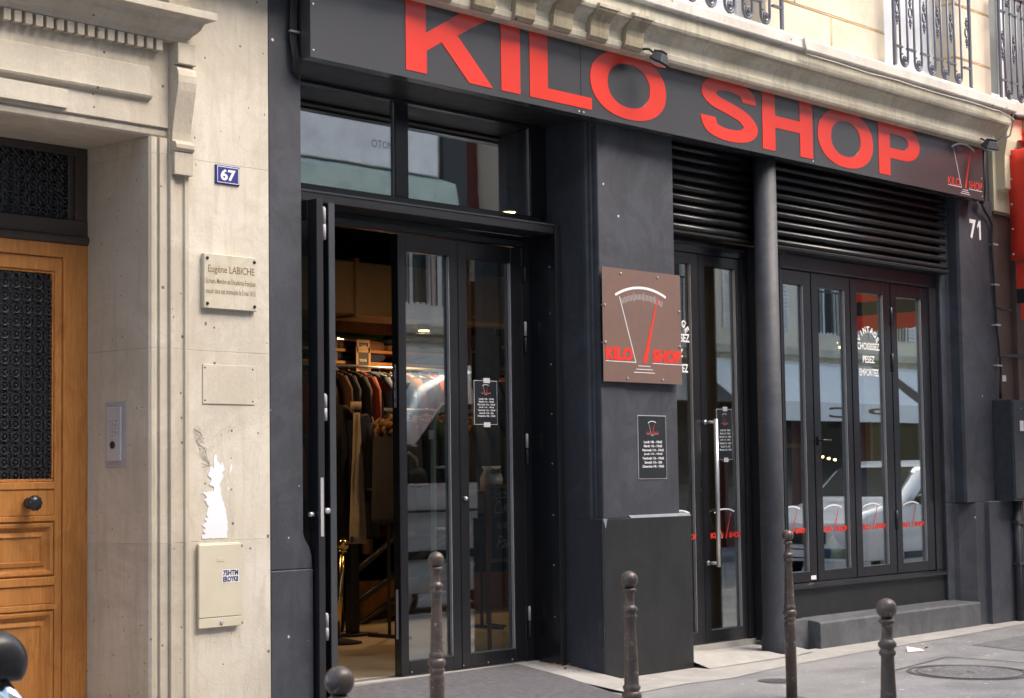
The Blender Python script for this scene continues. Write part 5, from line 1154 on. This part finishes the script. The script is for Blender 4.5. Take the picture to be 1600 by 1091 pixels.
# window display
WG = thing('display_torso', 'dark green coat on a bust at the right end of the window', 'mannequin')
q = at(1412, 640, .70); MB().loft([[(q.x + a * math.cos(k), .72 + b * math.sin(k), q.z + z) for k in [2 * math.pi * i / 18 for i in range(18)]] for a, b, z in ((.13, .12, -.75), (.15, .13, -.45), (.20, .14, -.05), (.17, .12, .12), (.06, .06, .20), (.05, .05, .27))]).obj('coat', 'cloth_teal', WG)
MB().tube([(q.x, .72, .55), (q.x, .72, q.z - .7)], .02, 8).obj('stand', 'plastic_black', WG)
def heap(name, label, cat, u, v, y, rx, rz_, mat):
    q = at(u, v, y); m = MB(); rnd = random.Random(int(u)); rings = []
    for k in range(9):
        f = k / 8; rr = math.sin(math.pi * (.5 + f * .5)) ** .6 if f < 1 else .05
        rings.append([(q.x + rx * rr * (1 + .16 * math.sin(3 * a + k) + .07 * math.sin(8 * a)) * math.cos(a), y + rx * .7 * rr * (1 + .12 * math.sin(4 * a + k)) * math.sin(a), .546 + rz_ * f * (1 + .1 * math.sin(2 * a))) for a in [2 * math.pi * i / 24 for i in range(24)]])
    m.loft(rings); tag(m.obj(name, mat), label, cat)
heap('plaid_shirt', 'crumpled plaid shirt heaped at the right of the window display', 'shirt', 1440, 870, .62, .25, .33, 'plaid'); heap('tartan_scarf', 'dark heap of cloth beside the plaid shirt in the window', 'clothes', 1395, 880, .62, .24, .36, 'cloth_green')
heap('white_bag', 'pale blue cloth bag standing in the window display', 'bag', 1303, 890, .66, .20, .34, 'van_blue'); heap('brown_boots', 'brown heap at the foot of the pale bag in the window', 'clothes', 1325, 890, .7, .16, .2, 'cloth_brown')
q = at(1260, 868, .7); t = thing('blue_box', 'bright blue cardboard box low in the window display', 'box'); plain('box_blue', (.02, .14, .5), .4); box('carton', 'box_blue', t, q.x - .02, q.x + .26, .60, .85, .546, .80, .004); box('label', 'paper_white', t, q.x + .02, q.x + .10, .597, .5995, .60, .75)
q = at(1240, 780, .8); t = thing('display_chalkboard', 'narrow wood framed chalkboard at the left of the window', 'chalkboard'); frame_mb(q.x - .35, q.x + .16, .8, .83, .55, 1.75, .04, .04, .04, .04).obj('frame', 'frame_wood', t); box('board', 'chalkboard', t, q.x - .31, q.x + .12, .808, .82, .59, 1.71)
m = MB(); text(m, 'soldes', q.x - .2, q.x + .06, 1.35, 1.45, .8075) if 0 else None
lt = thing('string_lights', 'row of tiny warm bulbs strung across the window display', 'string lights')
for i in range(14):
    x = 13.9 + i * .11; MB().ball((x, 1.1, 1.62 + .02 * math.sin(i * .8)), .012, 6, 5).obj('bulb', 'lamp_glow', lt)
MB().tube([(13.8 + i * .11, 1.1, 1.635 + .02 * math.sin(i * .8 - .8)) for i in range(17)], .004, 4).obj('wire', 'cable', lt)
t = thing('glass_pendant', 'clear glass globe pendant lamp in the window', 'lamp'); q = at(1313, 543, .8); MB().ball(tuple(q), .07, 16, 10).obj('globe', 'glass_far', t); MB().ball(tuple(q), .014, 8, 6).obj('bulb', 'lamp_glow', t); MB().tube([(q.x, .8, q.z + .07), (q.x, .8, 4.0)], .004, 5).obj('cord', 'cable', t)

# ================================================================== OPPOSITE SIDE OF THE STREET (seen mirrored in the glass)
OY = -13.6; og = rz + .13
def opp(name, label, x0, x1, wall, base, H, nwin, fascia, shutters=True):
    t = thing(name, label, 'building', group=None)
    bw = (x1 - x0) / nwin; fl = [4.6, 7.9, 11.2]
    def b(n, mat, *a, **k): return box(n, mat, t, *a, **k)
    # ground floor shop front
    b('ground_floor', base, x0, x1, OY - 8, OY, og, 3.55); b('shop_fascia', fascia, x0 + .1, x1 - .1, OY, OY + .12, 3.0, 3.62, bev=.01)
    b('cornice', 'cornice_stone', x0, x1, OY - .1, OY + .32, 4.05, 4.22, bev=.02); b('band', wall, x0, x1, OY - 8, OY + .02, 3.56, 4.05); b('band', 'cornice_stone', x0, x1, OY, OY + .16, 3.92, 4.049)
    for i in range(nwin):
        xa = x0 + bw * i + .3; b('shop_window', 'opp_glass', xa, xa + bw - .6, OY, OY + .03, .55, 2.95); b('window_post', base, xa - .12, xa - .01, OY, OY + .08, og, 2.95)
    b('wall', wall, x0, x1, OY - 8, OY - .25, 4.22, H)
    zs = [4.2201] + [z for f in fl for z in (f, f + 2.35)] + [H]
    for k in range(0, len(zs) - 1, 2): b('wall', wall, x0, x1, OY - .25, OY, zs[k], zs[k + 1])
    for f in fl:
        for i in range(nwin + 1):
            xa = x0 if i == 0 else x0 + bw * (i - .5) + .55; xb = x1 if i == nwin else x0 + bw * (i + .5) - .55
            b('wall', wall, xa, xb, OY - .249, OY - .0005, f, f + 2.35)
        for i in range(nwin):
            c = x0 + bw * (i + .5); fr = frame_mb(c - .55, c + .55, OY - .20, OY - .12, f, f + 2.35, .07, .07, .07, .07); fr.box(c - .04, c + .04, OY - .20, OY - .12, f + .07, f + 2.28); fr.box(c - .48, c + .48, OY - .19, OY - .13, f + 1.6, f + 1.66); w_ = fr.obj('window', 'shutter_white', t)
            box('pane', 'opp_glass' if (i + int(f)) % 3 else 'opp_maroon', w_, c - .54, c + .54, OY - .215, OY - .202, f, f + 2.35); box('curtain', 'curtain', w_, c - .47, c - .22, OY - .2015, OY - .2005, f + .05, f + 2.3)
            if shutters:
                for s in (-1, 1):
                    sm = MB(); xa, xb = (c - 1.08, c - .57) if s < 0 else (c + .57, c + 1.08); sm.box(xa, xb, OY + .02, OY + .05, f + 2.30, f + 2.35); sm.box(xa, xa + .05, OY + .02, OY + .05, f, f + 2.3); sm.box(xb - .05, xb, OY + .02, OY + .05, f, f + 2.3)
                    for q in range(26): sm.box(xa + .05, xb - .05, OY + .025, OY + .04, f + .03 + q * .088, f + .085 + q * .088)
                    sm.obj('shutter', 'shutter_white', t)
            rl = MB(); rl.box(c - .6, c + .6, OY + .10, OY + .14, f + .95, f + .99)
            for q in range(9): rl.box(c - .6 + q * .148, c - .585 + q * .148, OY + .11, OY + .13, f, f + .95)
            rl.obj('railing', 'iron_black', t)
    b('roof_edge', 'cornice_stone', x0, x1, OY - .1, OY + .45, H, H + .3); b('roof', 'box_grey', x0, x1, OY - 8, OY - .2, H + .3, H + 2.2)
    return t
opp('opposite_house', 'white rendered house across the street reflected in the entrance glass', 8, 24.4, 'opp_white', 'opp_white', 14.6, 8, 'opp_white', False)
struct(box('alley_sky_block', 'opp_maroon', None, 24.41, 26.1, OY - 6, OY - 1.2, og, 13)); o = box('closed_shutter', 'box_grey', None, 23.75, 24.38, OY + .02, OY + .10, 5.9, 8.4); tag(o, 'dark closed shutter at the corner of the white house across the street', 'shutter')  # alley block is added: keeps bright sky out of the gap, so it mirrors dark
opp('opposite_house', 'cream house with white shutters across the street reflected in the window', 26.2, 43, 'opp_cream', 'opp_maroon', 14.8, 6, 'canvas_pale')
opp('opposite_house', 'cream house further along the street beyond the shuttered one', 43.1, 66, 'opp_cream', 'opp_cream', 14.6, 7, 'opp_maroon')
opp('opposite_house', 'white house across the street opposite the stone doorway', -14, 7.9, 'opp_cream', 'opp_white', 14.6, 7, 'opp_maroon')
for x0, x1, lb in ((30.5, 37.5, 'pale awning with dark lettering over the opposite maroon shop'), (38.2, 42.6, 'plain pale awning further right across the street')):
    t = thing('shop_awning', lb, 'awning'); m = MB(); m.prism([(OY + .13, 3.95), (OY + 1.5, 2.95), (OY + 1.5, 2.93), (OY + .13, 3.92)], x0, x1, 'x'); m.obj('canvas', 'canvas_pale', t); box('valance', 'canvas_pale', t, x0, x1, OY + 1.5, OY + 1.515, 2.55, 2.95)
    m = MB(); text(m, 'P C', -x1 + 1.6, -x1 + 4.0, 2.62, 2.86, 0, .02); m.v = [(-a, OY + 1.518, c) for a, b_, c in m.v]; m.obj('lettering', 'opp_maroon', t)
t = thing('hoarding_sign', 'white hoarding with grey MOTO lettering over a pale green canopy across the street', 'sign'); box('board', 'shutter_white', t, 18.6, 23.5, OY + .1, OY + .22, 6.92, 8.6, .01)
m = MB(); text(m, 'MOTO', -22.35, -21.85, 7.24, 7.38, 0, .0); m.v = [(-a, OY + .225, c) for a, b_, c in m.v]; m.obj('lettering', 'slate_shutter', t)
plain('canopy_green', (.50, .60, .52), .7); MB().prism([(OY + .1, 6.9), (OY + .45, 6.75), (OY + .55, 6.22), (OY + .5, 6.2), (OY + .1, 6.3)], 18.4, 23.7, 'x').obj('canopy', 'canopy_green', t)

def vehicle(name, label, cat, x0, prof, wid, yc, paint, glass_quads, wheels, hl, bumper):
    """side profile (x,z) extruded with rounded shoulders; nose towards -x"""
    t = thing(name, label, cat); n = len(prof); rings = []
    zmax = max(z for x, z in prof)
    for y, k in ((-1, .90), (-.93, .97), (-.7, 1.0), (.7, 1.0), (.93, .97), (1, .90)):
        rings.append([(x0 + x, yc + y * wid / 2 * (1 - .10 * max(0, (z - .9) / (zmax - .9)) if z > .9 else 1), rz + (z - .55) * k + .55 if z > .55 else rz + z) for x, z in prof])
    m = MB(); m.loft(rings); m.obj('body', paint, t, .02, 2)
    for nm, q in glass_quads:
        m = MB()
        V = []
        for (x, z) in q:
            y = wid / 2 * (1 - .10 * max(0, (z - .9) / (zmax - .9))) ; V.append((x0 + x, yc + y + .004, rz + (z - .55) * .91 + .55))
        if nm == 'side_window': m.add(V + [(a, yc - (b - yc), c) for a, b, c in V], [tuple(range(len(V))), tuple(range(len(V), 2 * len(V)))])
        m.obj('side_window', 'car_glass', t) if nm == 'side_window' else None
    for wx in wheels:
        for s in (1, -1):
            w_ = MB().tube([(x0 + wx + .25 * math.cos(a), yc + s * (wid / 2 - .08), rz + .315 + .25 * math.sin(a)) for a in [2 * math.pi * i / 28 for i in range(28)]], .075, 10, True).obj('wheel', 'rubber', t)
            MB().lathe([(.20, -.02), (.19, .02), (.05, .03)], (x0 + wx, yc + s * (wid / 2 - .03), rz + .315), 20, 'y').obj('rim', 'satin_steel', w_)
    return t
KX, KZ = 1.15, 1.17
car = vehicle('parked_car', 'tall white people carrier parked at the kerb reflected in the shop window', 'car', 23.7, [(x * KX, z * KZ) for x, z in [(0, .30), (0, .62), (.06, .80), (.30, .93), (1.05, 1.04), (1.35, 1.12), (1.95, 1.50), (2.4, 1.60), (3.2, 1.60), (3.8, 1.50), (4.15, 1.10), (4.2, .70), (4.2, .30)]], 1.85, -6.45, 'car_white',
    [('side_window', [(1.50 * KX, 1.08 * KZ), (2.05 * KX, 1.48 * KZ), (2.75 * KX, 1.51 * KZ), (2.75 * KX, 1.08 * KZ)]), ('side_window', [(2.83 * KX, 1.08 * KZ), (2.83 * KX, 1.51 * KZ), (3.45 * KX, 1.48 * KZ), (3.75 * KX, 1.12 * KZ)])], (.92, 3.95), None, None)
m = MB(); cxx = 23.7; m.add([(cxx + 1.34 * KX, -6.45 - .74, rz + 1.13 * KZ), (cxx + 1.34 * KX, -6.45 + .74, rz + 1.13 * KZ), (cxx + 1.91 * KX, -6.45 + .68, rz + 1.51 * KZ), (cxx + 1.91 * KX, -6.45 - .68, rz + 1.51 * KZ)], [(0, 1, 2, 3)]); m.obj('windscreen', 'car_glass', car)
for s_ in (1, -1): MB().ball((cxx + .22, -6.45 + s_ * .74, rz + .86), 1, 14, 8, (.22, .17, .12)).obj('headlight', 'steel', car)
box('grille', 'rubber', car, cxx - .012, cxx + .01, -6.45 - .4, -6.45 + .4, rz + .62, rz + .80); box('number_plate', 'paper_white', car, cxx - .03, cxx - .014, -6.45 - .26, -6.45 + .26, rz + .42, rz + .53); box('door_seam', 'rubber', car, cxx + 2.2, cxx + 2.212, -5.52, -5.513, rz + .5, rz + 1.2); box('sill_strip', 'plastic_black', car, cxx + 1.4, cxx + 3.5, -5.53, -5.51, rz + .36, rz + .46); box('bumper_strip', 'plastic_black', car, cxx - .02, cxx + .3, -7.3, -5.6, rz + .40, rz + .55, .02); MB().ball((cxx + 1.8, -5.45, rz + 1.26), 1, 10, 8, (.09, .09, .08)).obj('wing_mirror', 'plastic_black', car)
van = vehicle('parked_van', 'tall pale blue van parked by the kerb reflected in the entrance leaf', 'van', 14.0, [(0, .35), (-.02, .85), (.10, 1.2), (.30, 1.45), (.62, 1.72), (1.0, 2.20), (1.55, 2.80), (1.95, 3.0), (2.6, 3.10), (5.3, 3.12), (5.35, 2.8), (5.4, .6), (5.4, .35)], 2.05, -6.5, 'van_blue',
    [('side_window', [(.98, 1.75), (1.25, 2.25), (1.75, 2.78), (2.55, 2.82), (2.55, 1.75)])], (.95, 4.4), None, None)
m = MB(); m.add([(14.0 + .60, -7.3, rz + 1.76), (14.0 + .60, -5.7, rz + 1.76), (14.0 + 1.50, -5.8, rz + 2.80), (14.0 + 1.50, -7.2, rz + 2.80)], [(0, 1, 2, 3)]); m.v = [(a - .03, b, c + .05) for a, b, c in m.v]; m.obj('windscreen', 'car_glass', van)
for s_ in (1, -1): MB().ball((14.12, -6.5 + s_ * .8, rz + 1.1), 1, 14, 8, (.16, .16, .16)).obj('headlight', 'steel', van)
for z_, h_ in ((1.30, .03), (.75, .10)): box('side_moulding', 'plastic_black', van, 14.9, 19.2, -5.475, -5.445, rz + z_, rz + z_ + h_)
box('bumper', 'plastic_black', van, 13.93, 14.1, -7.45, -5.55, rz + .32, rz + .6, .03); box('side_mirror', 'plastic_black', van, 14.9, 15.05, -5.5, -5.25, rz + 1.75, rz + 2.1, .03)
